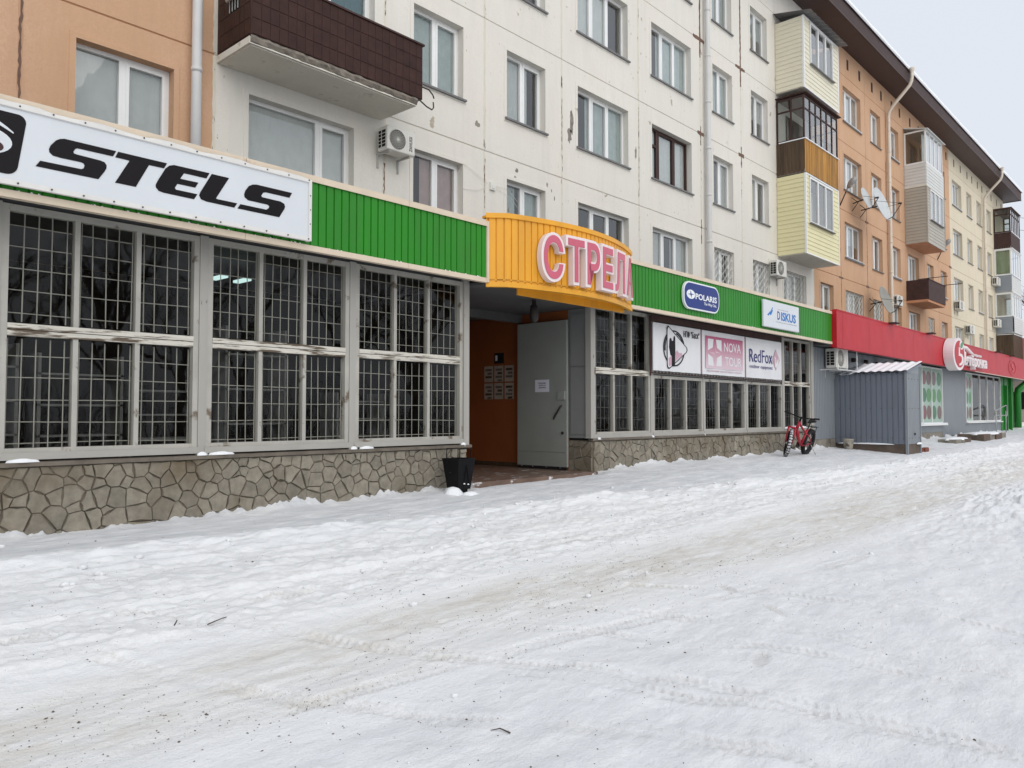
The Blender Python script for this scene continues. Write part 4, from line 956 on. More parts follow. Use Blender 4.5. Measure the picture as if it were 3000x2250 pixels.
# ------------------------------------------------------------------ signs on the fascia
def board(name, label, x0, x1, z0, z1, y, th, mt, rim=None):
    o = thing(name, label, 'sign', ((x0 + x1) / 2, y, z0)); return o
st = thing('sign_board', 'long white sign board with bold black slanted lettering', 'sign', (3.1, -.56, 2.88))
MB().box(.55, 4.6, -.575, -.517, 2.88, 3.525).obj('board_face', 'sign_white', st)
mb = MB(); n = 60; vs_ = []; r_ = random.Random(1)
for i in range(n + 1):
    x = .55 + 4.05 * i / n; e = .008 * math.sin(i * .7) + r_.uniform(-.004, .004); vs_ += [(x, -.577, 3.485), (x, -.592, 3.492), (x, -.592 - e * .3, 3.53 + e), (x, -.55, 3.545 + e)]
mb.add(vs_, [(4 * i + k, 4 * i + 4 + k, 4 * i + 5 + k, 4 * i + 1 + k) for i in range(n) for k in range(3)]); mb.box(.55, 4.6, -.588, -.55, 2.87, 2.91); mb.box(4.575, 4.61, -.59, -.52, 2.872, 3.52); mb.obj('board_edge', 'sign_edge', st)
for k in range(12):
    for z in (3.512, 2.89): MB().tube([(1.9 + k * .243, -.586, z), (1.9 + k * .243, -.597, z)], .007, 8).obj('screw', 'screw', st)
for z in (3.05, 3.2, 3.35): MB().tube([(4.592, -.588, z), (4.592, -.595, z)], .006, 8).obj('screw', 'screw', st)
STL = [[(2.025, 3.061), (2.057, 3.113), (2.368, 3.116), (2.386, 3.129), (2.392, 3.152), (2.384, 3.169), (2.361, 3.174), (2.207, 3.173), (2.149, 3.178), (2.123, 3.199), (2.119, 3.224), (2.131, 3.259), (2.17, 3.31), (2.198, 3.329), (2.233, 3.34), (2.643, 3.339), (2.618, 3.287), (2.334, 3.285), (2.317, 3.276), (2.302, 3.248), (2.308, 3.235), (2.33, 3.232), (2.513, 3.226), (2.55, 3.219), (2.567, 3.196), (2.566, 3.169), (2.552, 3.139), (2.503, 3.061)],
 [(2.66, 3.338), (3.086, 3.338), (3.059, 3.285), (2.925, 3.284), (2.814, 3.062), (2.639, 3.062), (2.757, 3.283), (2.636, 3.284)],
 [(3.489, 3.34), (3.46, 3.283), (3.244, 3.283), (3.209, 3.224), (3.382, 3.225), (3.353, 3.172), (3.184, 3.171), (3.161, 3.129), (3.171, 3.114), (3.375, 3.114), (3.343, 3.06), (3.056, 3.062), (3.014, 3.07), (2.989, 3.097), (2.988, 3.121), (3.005, 3.16), (3.073, 3.288), (3.108, 3.322), (3.15, 3.338)],
 [(3.512, 3.338), (3.687, 3.338), (3.557, 3.113), (3.57, 3.108), (3.775, 3.108), (3.744, 3.06), (3.463, 3.063), (3.41, 3.074), (3.392, 3.107), (3.402, 3.138)],
 [(3.779, 3.059), (3.808, 3.107), (4.088, 3.107), (4.115, 3.128), (4.122, 3.15), (4.099, 3.161), (3.889, 3.162), (3.852, 3.185), (3.847, 3.213), (3.858, 3.25), (3.895, 3.305), (3.936, 3.329), (3.978, 3.338), (4.379, 3.338), (4.349, 3.282), (4.08, 3.282), (4.051, 3.271), (4.03, 3.236), (4.042, 3.224), (4.246, 3.222), (4.291, 3.207), (4.3, 3.177), (4.291, 3.151), (4.234, 3.058)]]
for p in STL: MB().prism(p, FA, -.579, -.5755).obj('letter', 'ink', st)
def rrect(x0, x1, z0, z1, r, n=6, sk=0):
    p = []
    for cx_, cz, a0 in ((x1 - r, z0 + r, -90), (x1 - r, z1 - r, 0), (x0 + r, z1 - r, 90), (x0 + r, z0 + r, 180)):
        for k in range(n + 1):
            a = R(a0 + 90 * k / n); x, z = cx_ + r * math.cos(a), cz + r * math.sin(a); p.append((x + sk * (z - z0), z))
    return p
def ell(cx_, cz, rx, rz, n=28, sk=0): return [(cx_ + rx * math.cos(2 * math.pi * k / n) + sk * rz * math.sin(2 * math.pi * k / n), cz + rz * math.sin(2 * math.pi * k / n)) for k in range(n)]
MB().prism(rrect(1.3, 1.89, 2.952, 3.447, .07, 6, .14), FA, -.579, -.5755).obj('emblem', 'ink', st)
MB().prism(ell(1.64, 3.19, .215, .112, 28, .12), FA, -.582, -.5795).obj('emblem_ring', 'sign_white', st)
MB().prism(ell(1.735, 3.155, .062, .042, 20), FA, -.585, -.5825).obj('emblem_dot', 'maroon_ink', st)
MB().prism([(1.5, 3.36), (1.64, 3.385), (1.767, 3.355), (1.815, 3.327), (1.864, 3.292), (1.862, 3.282), (1.82, 3.303), (1.768, 3.326), (1.64, 3.345)], FA, -.582, -.5795).obj('emblem_swoosh', 'sign_white', st)

po = thing('sign_board', 'rounded navy blue sign with white lettering on the green fascia', 'sign', (12.98, -.55, 2.97))
MB().prism(rrect(12.32, 13.64, 2.955, 3.455, .2), FA, -.565, -.52).obj('sign_rim', 'white_ink', po)
MB().prism(rrect(12.345, 13.615, 2.98, 3.43, .18), FA, -.569, -.5655).obj('sign_face', 'blue_sign', po)
MB().prism(ell(12.56, 3.22, .15, .083), FA, -.572, -.5695).obj('emblem', 'white_ink', po)
star = []
for k in range(8): a = math.pi * k / 4 + .1; q = 1 if k % 2 == 0 else .22; star.append((12.56 + .12 * q * math.cos(a), 3.22 + .066 * q * math.sin(a)))
MB().prism(star, FA, -.575, -.5725).obj('emblem_star', 'blue_sign', po)
text_mb('POLARIS', 12.73, 13.53, 3.15, 3.26, -.5695, .003, .02).obj('lettering', 'white_ink', po)
text_mb('The Way Out.', 13.04, 13.52, 3.055, 3.125, -.5695, .003, .004).obj('lettering', 'white_ink', po)

di = thing('sign_board', 'rectangular white sign with blue lettering and a small diver, by the red fascia', 'sign', (16.48, -.55, 2.9))
MB().bbox(15.57, 17.39, -.58, -.52, 2.895, 3.465, .012).obj('sign_face', 'sign_white', di)
text_mb('D', 16.23, 16.36, 3.09, 3.27, -.5805, .003, .01).obj('letter', 'navy_ink', di)
text_mb('ISKUS', 16.42, 17.2, 3.08, 3.27, -.5805, .003, .025).obj('lettering', 'blue_ink', di)
text_mb('ПОДВОДНОЕ СНАРЯЖЕНИЕ', 16.15, 17.25, 3.02, 3.05, -.5805, .002, 0).obj('lettering', 'grey_ink', di)
text_mb('МОСКОВСКИЙ', 16.25, 16.8, 3.30, 3.33, -.5805, .002, 0).obj('lettering', 'grey_ink', di)
MB().prism([(15.72, 3.14), (15.75, 3.17), (15.8, 3.19), (15.84, 3.22), (15.9, 3.24), (15.96, 3.31), (15.98, 3.335), (16.0, 3.31), (15.97, 3.29), (16.0, 3.26), (15.95, 3.2), (15.9, 3.15), (15.86, 3.17), (15.82, 3.16), (15.78, 3.13), (15.75, 3.15)], FA, -.583, -.5805).obj('diver_mark', 'blue_ink', di)

# three-part banner laced to a frame
bn = thing('banner', 'three-part white advertising banner with hiker, pink square and fox logos over the low bays', 'banner', (14.7, -.1, 1.83))
mb = MB()
for z in (1.80, 2.80): mb.tube([(11.93, -.1, z), (17.5, -.1, z)], .014, 6)
for x in (11.94, 17.49): mb.tube([(x, -.1, 1.74), (x, -.1, 2.82)], .016, 6)
mb.box(11.95, 17.46, -.12, -.1, 2.72, 2.84); mb.obj('banner_frame', 'rust_panel', bn)
lac = MB()
for k in range(46):
    x = 11.97 + k * .12; lac.tube([(x, -.13, 1.845), (x + .03, -.115, 1.80), (x + .07, -.125, 1.845)], .004, 4)
lac.obj('lacing', 'bar_metal', bn)['kind'] = 'stuff'
YB = -.14
def bpan(x0, x1):
    n = 10; vs_ = []
    for i in range(n + 1):
        x = x0 + (x1 - x0) * i / n; vs_ += [(x, YB + .006 * math.sin(i * 1.3), 1.835 + .006 * (i % 2)), (x, YB + .004 * math.sin(i * .9), 2.70)]
    return MB().add(vs_, [(2 * i, 2 * i + 2, 2 * i + 3, 2 * i + 1) for i in range(n)]).box(x0, x1, YB + .012, YB + .02, 1.84, 2.69)
for x0, x1 in ((11.97, 13.68), (13.74, 15.57), (15.62, 17.44)): bpan(x0, x1).obj('banner_panel', 'banner_white', bn)
for x in (13.685, 15.575): MB().box(x, x + .05, YB - .003, YB + .01, 1.84, 2.70).obj('banner_seam', 'banner_rose', bn)
y0, y1 = YB - .012, YB - .008
g1 = bn
def ring(p, q, y0, y1, m, nm):
    n = len(p); mb = MB(); vs_ = [(a, y, b) for y in (y0, y1) for s_ in (p, q) for a, b in s_]
    mb.add(vs_, [(i, (i + 1) % n, n + (i + 1) % n, n + i) for i in range(n)] + [(i, (i + 1) % n, 2 * n + (i + 1) % n, 2 * n + i) for i in range(n)] + [(n + i, n + (i + 1) % n, 3 * n + (i + 1) % n, 3 * n + i) for i in range(n)]); return mb.obj(nm, m, g1)
ring(ell(12.68, 2.27, .38, .335), ell(12.68, 2.27, .355, .31), y0, y1, 'ink', 'emblem_circle'); ring(ell(12.68, 2.27, .30, .262), ell(12.68, 2.27, .29, .25), y0, y1, 'grey_ink', 'emblem_circle')
for k in range(30):
    a = R(100 + k * 5.2) if k < 18 else R(20 + (k - 18) * 5); rx, rz = .325, .286
    MB().box(12.68 + rx * math.cos(a) - .012, 12.68 + rx * math.cos(a) + .012, y0, y1, 2.27 + rz * math.sin(a) - .014, 2.27 + rz * math.sin(a) + .014).obj('emblem_mark', 'ink', g1)
tri = [(12.44, 2.66), (12.42, 2.62), (12.42, 1.93), (12.45, 1.885), (12.5, 1.885), (13.12, 2.22), (13.15, 2.26), (13.13, 2.31), (12.5, 2.655), (12.47, 2.675)]
cx_, cz = 12.66, 2.27
MB().prism([(cx_ + (a - cx_) * .97, cz + (b - cz) * .97) for a, b in tri], FA, y0 - .003, y0 - .0005).obj('emblem_field', 'banner_white', g1)
ring(tri, [(cx_ + (a - cx_) * .94, cz + (b - cz) * .94) for a, b in tri], y0 - .006, y0 - .003, 'ink', 'emblem_triangle')
MB().prism([(12.47, 2.08), (12.6, 2.14), (12.72, 2.2), (12.76, 2.24), (12.84, 2.19), (12.93, 2.20), (12.96, 2.16), (12.5, 1.93), (12.47, 1.95)], FA, y0 - .006, y0 - .0035).obj('emblem_mountain', 'mauve', g1)
MB().prism([(12.57, 1.93), (12.575, 2.12), (12.53, 2.14), (12.51, 2.2), (12.48, 2.28), (12.50, 2.43), (12.53, 2.455), (12.565, 2.44), (12.58, 2.40), (12.63, 2.41), (12.64, 2.47), (12.665, 2.5), (12.69, 2.49), (12.70, 2.45), (12.695, 2.40), (12.70, 2.36), (12.70, 2.2), (12.69, 2.12), (12.685, 1.96), (12.66, 1.935)], FA, y0 - .009, y0 - .0065).obj('hiker_silhouette', 'ink', g1)
text_mb('НПФ "Баск"', 13.02, 13.62, 2.50, 2.63, YB - .008, .003, .01).obj('lettering', 'ink', g1)
def grad_mat():
    k = NT('pink_to_white_print'); g = k.n('ShaderNodeNewGeometry'); s_ = k.n('ShaderNodeSeparateXYZ'); k.l(g.outputs['Position'], s_.inputs[0])
    mp = k.n('ShaderNodeMapRange'); mp.inputs[1].default_value = 1.95; mp.inputs[2].default_value = 2.6; k.l(s_.outputs[2], mp.inputs[0])
    o = k.ramp(mp.outputs[0], 0, 1, (*s2l((216, 196, 204)), 1), (*s2l((176, 84, 118)), 1)); k.bsdf(o, .5, 0, .3); return k.m
MB().box(13.86, 15.46, YB - .011, YB - .008, 1.96, 2.60).obj('pink_square', grad_mat(), bn)
for (sx_, sz_) in ((1, 1), (-1, 1), (1, -1), (-1, -1)):
    c0, z0 = 14.23, 2.28
    MB().prism([(c0 + sx_ * .28, z0 + sz_ * .265), (c0 + sx_ * .05, z0 + sz_ * .265), (c0 + sx_ * .09, z0 + sz_ * .10), (c0 + sx_ * .28, z0 + sz_ * .035)], FA, YB - .014, YB - .0115).obj('emblem_star', 'banner_white', bn)
MB().prism([(14.23, 2.5), (14.27, 2.31), (14.48, 2.28), (14.26, 2.28)], FA, YB - .014, YB - .0115).obj('emblem_star', 'pink_pale', bn); MB().prism([(14.23, 2.06), (14.19, 2.25), (13.98, 2.28), (14.2, 2.28)], FA, YB - .014, YB - .0115).obj('emblem_star', 'pink_pale', bn)
text_mb('NOVA', 14.62, 15.36, 2.325, 2.51, YB - .0115, .003, .004).obj('lettering', 'banner_white', bn); text_mb('TOUR', 14.66, 15.38, 2.035, 2.22, YB - .0115, .003, .004).obj('lettering', 'banner_white', bn)
text_mb('снаряжение для активного отдыха', 13.9, 15.4, 1.885, 1.93, YB - .008, .002, 0).obj('lettering', 'pink_pale', bn)
text_mb('RedFox', 15.78, 16.93, 2.18, 2.46, YB - .008, .003, -.002).obj('lettering', 'navy_ink', bn); text_mb('outdoor equipment', 15.78, 16.93, 2.03, 2.13, YB - .008, .003, -.008).obj('lettering', 'navy_ink', bn)
MB().prism([(17.1, 2.04), (17.31, 2.28), (17.1, 2.52), (16.94, 2.28)], FA, YB - .011, YB - .0085).obj('diamond_mark', 'mauve', bn)
MB().prism([(17.05, 2.12), (17.07, 2.28), (17.03, 2.34), (17.06, 2.36), (17.11, 2.31), (17.12, 2.2), (17.17, 2.26), (17.22, 2.33), (17.25, 2.27), (17.2, 2.17), (17.12, 2.1)], FA, YB - .014, YB - .0115).obj('fox_mark', 'banner_white', bn)

# ------------------------------------------------------------------ grocery shop: red fascia, grey sheet wall
gro = thing('shop_extension', 'grey sheet-metal grocery shop under a long red fascia', 'shop', (32, 0, 0.2))
def gwall(x0, x1, z0, z1):
    mb = MB(); ribbed(mb, [(x0, 0), (x1, 0)], z0, z1, .105, .014, .014, 0, .03); mb.box(x0, x1, .02, .06, z0, z1); mb.obj('wall_sheet', 'grey_sheet', gro)
gwall(19.6, 26.2, .42, 2.76); gwall(26.2, 31.75, .42, .72); gwall(31.75, 35.2, .25, 2.76); gwall(35.2, 41.8, .25, .74)
MB().box(19.57, 31.8, .005, .2, .0, .415).obj('base_course', 'concrete', gro)
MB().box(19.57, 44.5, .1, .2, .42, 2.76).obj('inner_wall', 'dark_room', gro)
MB().box(19.6, 48, -.55, W - .03, 2.78, 2.84).obj('soffit', 'soffit_grey', gro); MB().box(19.6, 48, -.5, W - .03, 3.5, 3.55).obj('shop_roof', 'soffit_grey', gro)
def shopwin(x0, x1, z0, z1, cuts, label, film):
    fr = MB(); t = .05
    fr.box(x0, x1, -.03, .03, z0, z0 + t); fr.box(x0, x1, -.03, .03, z1 - t, z1)
    for c in cuts: fr.box(c - t / 2, c + t / 2, -.033, .033, z0 + t, z1 - t)
    o = fr.obj('shop_window', 'pvc', gro); o['label'] = label
    for a, b in zip(cuts, cuts[1:]):
        fm = film(a, b); MB().box(a + .02, b - .02, .0, .006, z0 + .04, z1 - .04).obj('pane', 'frost_glass' if fm else 'shop_glass', o)
    return o
c1_ = [26.25, 27.7, 29.16, 30.33, 31.72]
w1 = shopwin(26.25, 31.72, .72, 2.72, c1_, 'shop window with rows of green and maroon dots beside the shed', lambda a, b: True)
c2_ = [35.26, 36.27, 37.65, 39.03, 40.44, 41.72]
w2 = shopwin(35.26, 41.72, .75, 2.74, c2_, 'wide shop window with clear panes and dots on its first pane', lambda a, b: a < 36)
def dots(par, xs, rx, rows):
    for zi, z in enumerate(rows):
        for xi, x in enumerate(xs):
            m = ('dot_red', 'dot_brown', 'dot_brown', 'dot_green')[xi % 4] if zi == 2 else (('dot_green', 'dot_lime', 'dot_lime', 'dot_lime')[xi % 4] if zi == 1 else ('dot_red', 'dot_brown', 'dot_green', 'dot_brown')[xi % 4])
            MB().prism(ell(x, z, rx, .245, 22), FA, -.004, -.0005).obj('dot_sticker', m, par)
dots(w1, (29.45, 30.02, 30.68, 31.36), .27, (1.12, 1.72, 2.32)); dots(w2, (35.5, 36.0), .2, (1.12, 1.72, 2.32))
MB().box(26.2, 31.95, -.14, 0, .66, .715).obj('window_sill', 'pvc', gro); MB().box(28.9, 31.93, -.13, -.035, .716, .745).obj('sill_snow', 'snow_plain', gro)
MB().box(35.15, 41.8, -.1, 0, .70, .745).obj('window_sill', 'pvc', gro)
MB().box(36.4, 41.6, .55, .56, .3, 2.7).obj('inner_display', 'inner' if 'inner' in M else 'panel_grey', gro)
for k in range(9): MB().box(36.5 + k * .58, 36.95 + k * .58, .35, .52, .8, 1.1 + .12 * (k % 3)).obj('display_box', ('dot_lime', 'cream_trim', 'panel_grey')[k % 3], gro)
# green entrance portal
MB().box(41.82, 42.5, -.02, .06, .25, 2.76).obj('portal_wall', 'portal_green', gro)
MB().box(42.5, 42.62, -.16, .1, .25, 2.4).box(43.5, 43.62, -.16, .1, .25, 2.76).box(42.62, 43.5, .0, .08, .25, .8).box(42.5, 44.6, -.05, .08, 2.4, 2.76).box(43.62, 44.6, -.04, .06, .25, 2.4).obj('entrance_portal', 'portal_green', gro)
MB().box(42.62, 43.5, .02, .03, .8, 2.4).obj('door_pane', 'glass', gro)
MB().tube([(44.9, -.15, .4), (44.9, -.15, 2.0), (44.9, -.2, 2.25), (45.3, -.5, 2.6), (45.6, -.55, 2.75)], .16, 12).obj('downpipe', 'portal_green', gro, smooth=True)
# fascia panels
YR = -.62
xp = [19.6, 20.0, 20.95, 22.0, 23.05, 24.05, 25.05, 26.05, 27.05, 28.05] + [29.1 + 1.1 * k for k in range(18)]
r_ = random.Random(6)
for a, b_ in zip(xp, xp[1:]):
    e = r_.uniform(0, .012)
    n = 6; vs_ = []; fs = []                                          # slightly oil-canned sheet
    for i in range(n + 1):
        for j in range(n + 1):
            bow = math.sin(math.pi * i / n) * math.sin(math.pi * j / n); ed = 1 if i in (0, n) or j in (0, n) else 0
            vs_.append((a + .004 + (b_ - a - .008) * i / n, YR - e * .2 + bow * r_.uniform(-.010, .012), 2.72 + .9 * j / n))
    fs = [(i * (n + 1) + j, (i + 1) * (n + 1) + j, (i + 1) * (n + 1) + j + 1, i * (n + 1) + j + 1) for i in range(n) for j in range(n)]
    mb = MB().add(vs_, fs).box(a + .006, b_ - .006, YR + .02, YR + .1, 2.72, 3.62); o = mb.obj('fascia_panel', 'red', gro, smooth=False)
    o.data.polygons.foreach_set('use_smooth', [True] * len(fs) + [False] * 6)
MB().box(19.59, 19.63, YR, -.47, 2.71, 3.63).obj('fascia_end', 'red', gro)
MB().box(19.6, 48.9, YR - .015, YR + .1, 3.62, 3.65).box(19.6, 48.9, YR - .01, YR + .1, 2.695, 2.718).obj('fascia_trim', 'red', gro)
MB().box(34.0, 44.8, YR - .012, YR + .02, 2.68, 2.70).obj('bottom_strip', 'cream_trim', gro)
for x in (23.6, 27.4, 30.9, 37.5, 40.5): MB().bbox(x, x + .35, YR - .22, YR + .02, 3.63, 3.67, .008).obj('spot_lamp', 'rust_panel', gro)
g1 = gro
ring(ell(41.1, 3.14, .8, .34), ell(41.1, 3.14, .72, .30), YR - .022, YR - .014, 'red_print', 'faded_emblem')
MB().prism([(40.8, 3.3), (41.3, 3.32), (41.3, 3.26), (41.0, 3.2), (41.35, 3.12), (41.2, 2.95), (40.8, 2.95), (40.85, 3.0), (41.15, 3.02), (41.2, 3.1), (40.85, 3.16)], FA, YR - .022, YR - .014).obj('faded_emblem', 'red_print', gro)
# logo disc and raised lettering
lg = thing('logo_sign', 'tall white rimmed disc with a red figure five and green leaf on the red fascia', 'sign', (30.3, -.9, 2.55))
MB().prism(ell(30.15, 3.12, .82, .56, 40), FA, -.95, YR - .02).obj('disc_body', 'letter_white', lg)
MB().prism(ell(30.17, 3.12, .66, .46, 40), FA, -.957, -.9505).obj('disc_face', 'red', lg)
MB().prism([(30.2, 3.34), (30.2, 3.15), (30.5, 3.13), (30.68, 3.02), (30.66, 2.86), (30.45, 2.76), (30.1, 2.72), (30.05, 2.78), (30.35, 2.84), (30.46, 2.93), (30.42, 3.02), (30.25, 3.06), (30.02, 3.05), (30.05, 3.36)], FA, -.964, -.9575).obj('figure_five', 'letter_white', lg)
MB().prism(ell(30.42, 3.44, .25, .155, 24), FA, -.964, -.9575).obj('leaf_rim', 'letter_white', lg); MB().prism([(30.25, 3.38), (30.3, 3.47), (30.5, 3.56), (30.62, 3.54), (30.6, 3.42), (30.45, 3.34), (30.32, 3.33)], FA, -.969, -.9645).obj('leaf', 'leaf_green', lg)
lt = thing('raised_lettering', 'raised white lettering with a curved stroke on the red fascia', 'sign', (33.3, -.85, 2.8))
for k, (ch_, x, wd, z0, z1) in enumerate((('П', 31.15, .62, 2.83, 3.30), ('я', 31.8, .42, 2.83, 3.15), ('т', 32.24, .36, 2.83, 3.15), ('ё', 32.62, .4, 2.83, 3.24), ('р', 33.04, .42, 2.72, 3.15), ('о', 33.48, .42, 2.83, 3.15), ('ч', 33.92, .38, 2.83, 3.15), ('к', 34.32, .38, 2.83, 3.15), ('а', 34.72, .4, 2.83, 3.15))):
    text_mb(ch_, x, x + wd, z0, z1, YR - .03, .16, .03).obj('letter', 'letter_white', lt)
MB().tube([(31.0, -.75, 3.36), (31.4, -.75, 3.47), (32.0, -.75, 3.46), (32.7, -.75, 3.33), (33.2, -.75, 3.28)], [.03, .06, .07, .06, .03], 8).obj('curved_stroke', 'letter_white', lt, smooth=True)
text_mb('универсам', 33.2, 34.7, 3.22, 3.33, YR - .03, .06, .02).obj('small_lettering', 'letter_white', lt)

# ------------------------------------------------------------------ metal shed
sh = thing('metal_shed', 'slate-grey corrugated metal shed with snow on its sloping roof', 'shed', (23, -.8, .05))
SX0, SX1, SY = 21.1, 22.25, -1.77
mb = MB(); ribbed(mb, [(SX0, 0), (SX0, SY)], .3, 2.1, .13, .018, .02); mb.obj('side_sheet', 'shed_sheet', sh)
mb = MB(); ribbed(mb, [(SX0, SY), (SX1, SY)], .3, 2.1, .105, .018, .02); mb.add([(SX0, SY, 2.1), (SX1, SY, 2.1), (SX1, SY, 2.31), (SX0, SY, 2.1)], [(0, 1, 2, 3)]); mb.obj('front_sheet', 'grey_sheet', sh)
mb = MB(); ribbed(mb, [(SX1, SY), (SX1, 0)], .3, 2.28, .105, .018, .02); mb.obj('side_sheet', 'shed_sheet', sh)
MB().box(SX0 + .02, SX1 - .02, SY + .02, -.02, -.15, .3).box(SX0 + .03, SX1 - .03, SY + .03, -.03, .3, 2.05).obj('shed_base', 'shed_base', sh)
MB().box(SX0 - .02, SX0 + .04, SY - .02, SY + .04, -.05, 2.12).box(SX1 - .04, SX1 + .015, SY - .015, SY + .03, .0, 2.3).obj('corner_trim', 'grey_sheet', sh)
def roofz(x): return 2.11 + (x - SX0) * .19
prof = []; n = 9; L = -SY + .05
for k in range(n):
    y = .0 - L * k / n; d = L / n; prof += [(y, 0), (y - d * .5, 0), (y - d * .6, .035), (y - d * .9, .035)]
prof.append((-L, 0))
mb = MB(); vs_ = []
for y, z in prof: vs_ += [(SX0 - .06, y, roofz(SX0 - .06) + z), (SX1 + .03, y, roofz(SX1 + .03) + z), (SX0 - .06, y, roofz(SX0 - .06) + z - .012), (SX1 + .03, y, roofz(SX1 + .03) + z - .012)]
m_ = len(prof); mb.add(vs_, [(4 * i, 4 * i + 4, 4 * i + 5, 4 * i + 1) for i in range(m_ - 1)] + [(4 * i + 2, 4 * i + 6, 4 * i + 7, 4 * i + 3) for i in range(m_ - 1)] + [(4 * i, 4 * i + 4, 4 * i + 6, 4 * i + 2) for i in range(m_ - 1)] + [(0, 1, 3, 2), (4 * m_ - 4, 4 * m_ - 3, 4 * m_ - 1, 4 * m_ - 2)]); mb.obj('roof_sheet', 'shed_sheet', sh)
mb = MB(); vs_ = []; r_ = random.Random(3); q = 0
sn = []
for k in range(n * 6 + 1):
    y = -L * k / (n * 6); t = (k / 6) % 1; z = .016 + .036 * (.5 + .5 * math.cos(2 * math.pi * (t - .75))) * 1.1
    sn.append((y, z))
xs_ = [SX0 - .1 + (SX1 + .2 - SX0) * j / 10 for j in range(11)]
for j, x in enumerate(xs_):
    for k, (y, z) in enumerate(sn):
        fade = min(1, max(0, (-y - .12 - .25 * (1 - j / 10)) / .25)); th = (.03 + .035 * (j / 10)) * fade
        vs_.append((x + (r_.uniform(-.02, .02) if j == 0 else 0), y, roofz(x) + z * (.35 + .35 * fade) + th - .018 * (1 - fade)))
k_ = len(sn); mb.add(vs_, [(j * k_ + i, j * k_ + i + 1, (j + 1) * k_ + i + 1, (j + 1) * k_ + i) for j in range(10) for i in range(k_ - 1)])
mb.obj('roof_snow', 'snow_plain', sh, smooth=True)
snow_dab(SX0 - .01, -.9, .29, .03, .5, .03, sh); snow_dab(SX0 - .01, -.35, .29, .03, .3, .025, sh); snow_dab(SX1 - .2, SY - .02, .29, .2, .03, .04, sh)
for z in (.45, 1.2, 1.95):
    for k in range(7): MB().tube([(SX0 - .002, -.12 - k * .26, z), (SX0 - .012, -.12 - k * .26, z)], .009, 6).obj('roofing_screw', 'rust', sh)
    for k in range(4): MB().tube([(SX0 + .16 + k * .27, SY - .002, z), (SX0 + .16 + k * .27, SY - .012, z)], .009, 6).obj('roofing_screw', 'rust', sh)
MB().tube([(SX1 - .55, SY - .005, .55), (SX1 - .55, SY - .03, .55)], .03, 8).obj('hatch_knob', 'dark_metal', sh)
bk = MB(); zb = gz(20.85, -.42); bk.lathe([(.0, zb - .02), (.10, zb - .02), (.115, zb + .10), (.135, zb + .235), (.14, zb + .24), (.14, zb + .262), (.125, zb + .262), (.12, zb + .2), (.0, zb + .18)], 20, fn=lambda a, b, c: (20.85 + a, -.42 + b, c))
tag(bk.obj('bucket', mat('dirty_white_bucket', (170, 164, 150), .6, .1, 5, .1, dirt=((92, 84, 74), .5, .6, 9)), smooth=True), 'small dirty white bucket at the corner of the shed', 'bucket')
rb = thing('brick_rubble', 'broken brown brickwork in the snow beside the shed', 'rubble', (22.8, -1.5, .05))
r_ = random.Random(8)
for k in range(7):
    x, y = 22.45 + k * .13, -1.62 + r_.uniform(-.08, .1); z = gz(x, y) + .02; a = r_.uniform(.05, .12)
    m2 = MB().bbox(x - a, x + a, y - .06, y + .06, z - .04, z + .06 + .05 * r_.random(), .015); m2.obj('brick', 'brick', rb)
# caged air conditioner under the red fascia
def ac_unit(x0, z0, y, wd, ht, dp, label, cage=False, lettering=None, flip=False):
    o = thing('air_conditioner', label, 'air conditioner', (x0 + wd / 2, y, z0), 'outdoor air conditioners on the facade')
    yf = y - dp
    MB().bbox(x0, x0 + wd, yf, y, z0, z0 + ht, .015).obj('casing', 'ac_white', o)
    cx_, cz, r = x0 + wd * .36, z0 + ht * .5, ht * .42
    MB().prism(ell(cx_, cz, r, r, 28), FA, yf - .004, yf - .0005).obj('fan_opening', 'black_hole', o)
    gmb = MB()
    for k in range(1, 7): gmb.tube([(cx_ + r * k / 6.2 * math.cos(a), yf - .012, cz + r * k / 6.2 * math.sin(a)) for a in [2 * math.pi * j / 24 for j in range(24)]], .0035, 4, closed=True)
    for k in range(10): a = math.pi * k / 10; gmb.tube([(cx_ - r * math.cos(a), yf - .013, cz - r * math.sin(a)), (cx_ + r * math.cos(a), yf - .013, cz + r * math.sin(a))], .003, 4)
    gmb.obj('fan_guard', 'ac_white', o)
    MB().box(x0 + wd * .7, x0 + wd * .96, yf - .004, yf, z0 + .03, z0 + ht - .03).obj('side_cover', 'ac_white', o)
    MB().box(x0 - .003, x0 - .0005, yf + dp * .2, y - dp * .12, z0 + ht * .12, z0 + ht * .85).obj('side_vent', 'black_hole', o)
    vm = MB()
    for k in range(6): vm.box(x0 - .008, x0 - .003, yf + dp * .18, y - dp * .1, z0 + ht * (.12 + .145 * k) - .004, z0 + ht * (.12 + .145 * k) + .004)
    vm.box(x0 - .007, x0 - .003, yf + dp * .55, yf + dp * .6, z0 + ht * .12, z0 + ht * .85); vm.obj('vent_louvre', 'ac_white', o)
    for xx in (x0 + wd * .12, x0 + wd * .85):
        MB().box(xx - .015, xx + .015, yf + .02, W if not cage else .02, z0 - .03, z0 - .004).box(xx - .015, xx + .015, (W if not cage else .02) - .03, W if not cage else .02, z0 - .25, z0 - .03).obj('bracket', 'bar_metal', o)
    if lettering: text_mb(lettering, x0 + wd * .775, x0 + wd * .885, z0 + ht * .15, z0 + ht * .78, yf - .0045, .003, .01, upright=True).obj('lettering', 'ink', o)
    if cage:
        cg = MB(); a, b, c, d, e, f = x0 - .25, x0 + wd + .3, yf - .12, 0, z0 - .06, z0 + ht + .12
        for xx in (a, (a + b) / 2 - .05, b): cg.tube([(xx, 0, e), (xx, c, e), (xx, c, f), (xx, 0, f)], .014, 6)
        for z in (e, f): cg.tube([(a, c, z), (b, c, z)], .014, 6)
        cg.obj('cage', 'pvc', o)
    return o
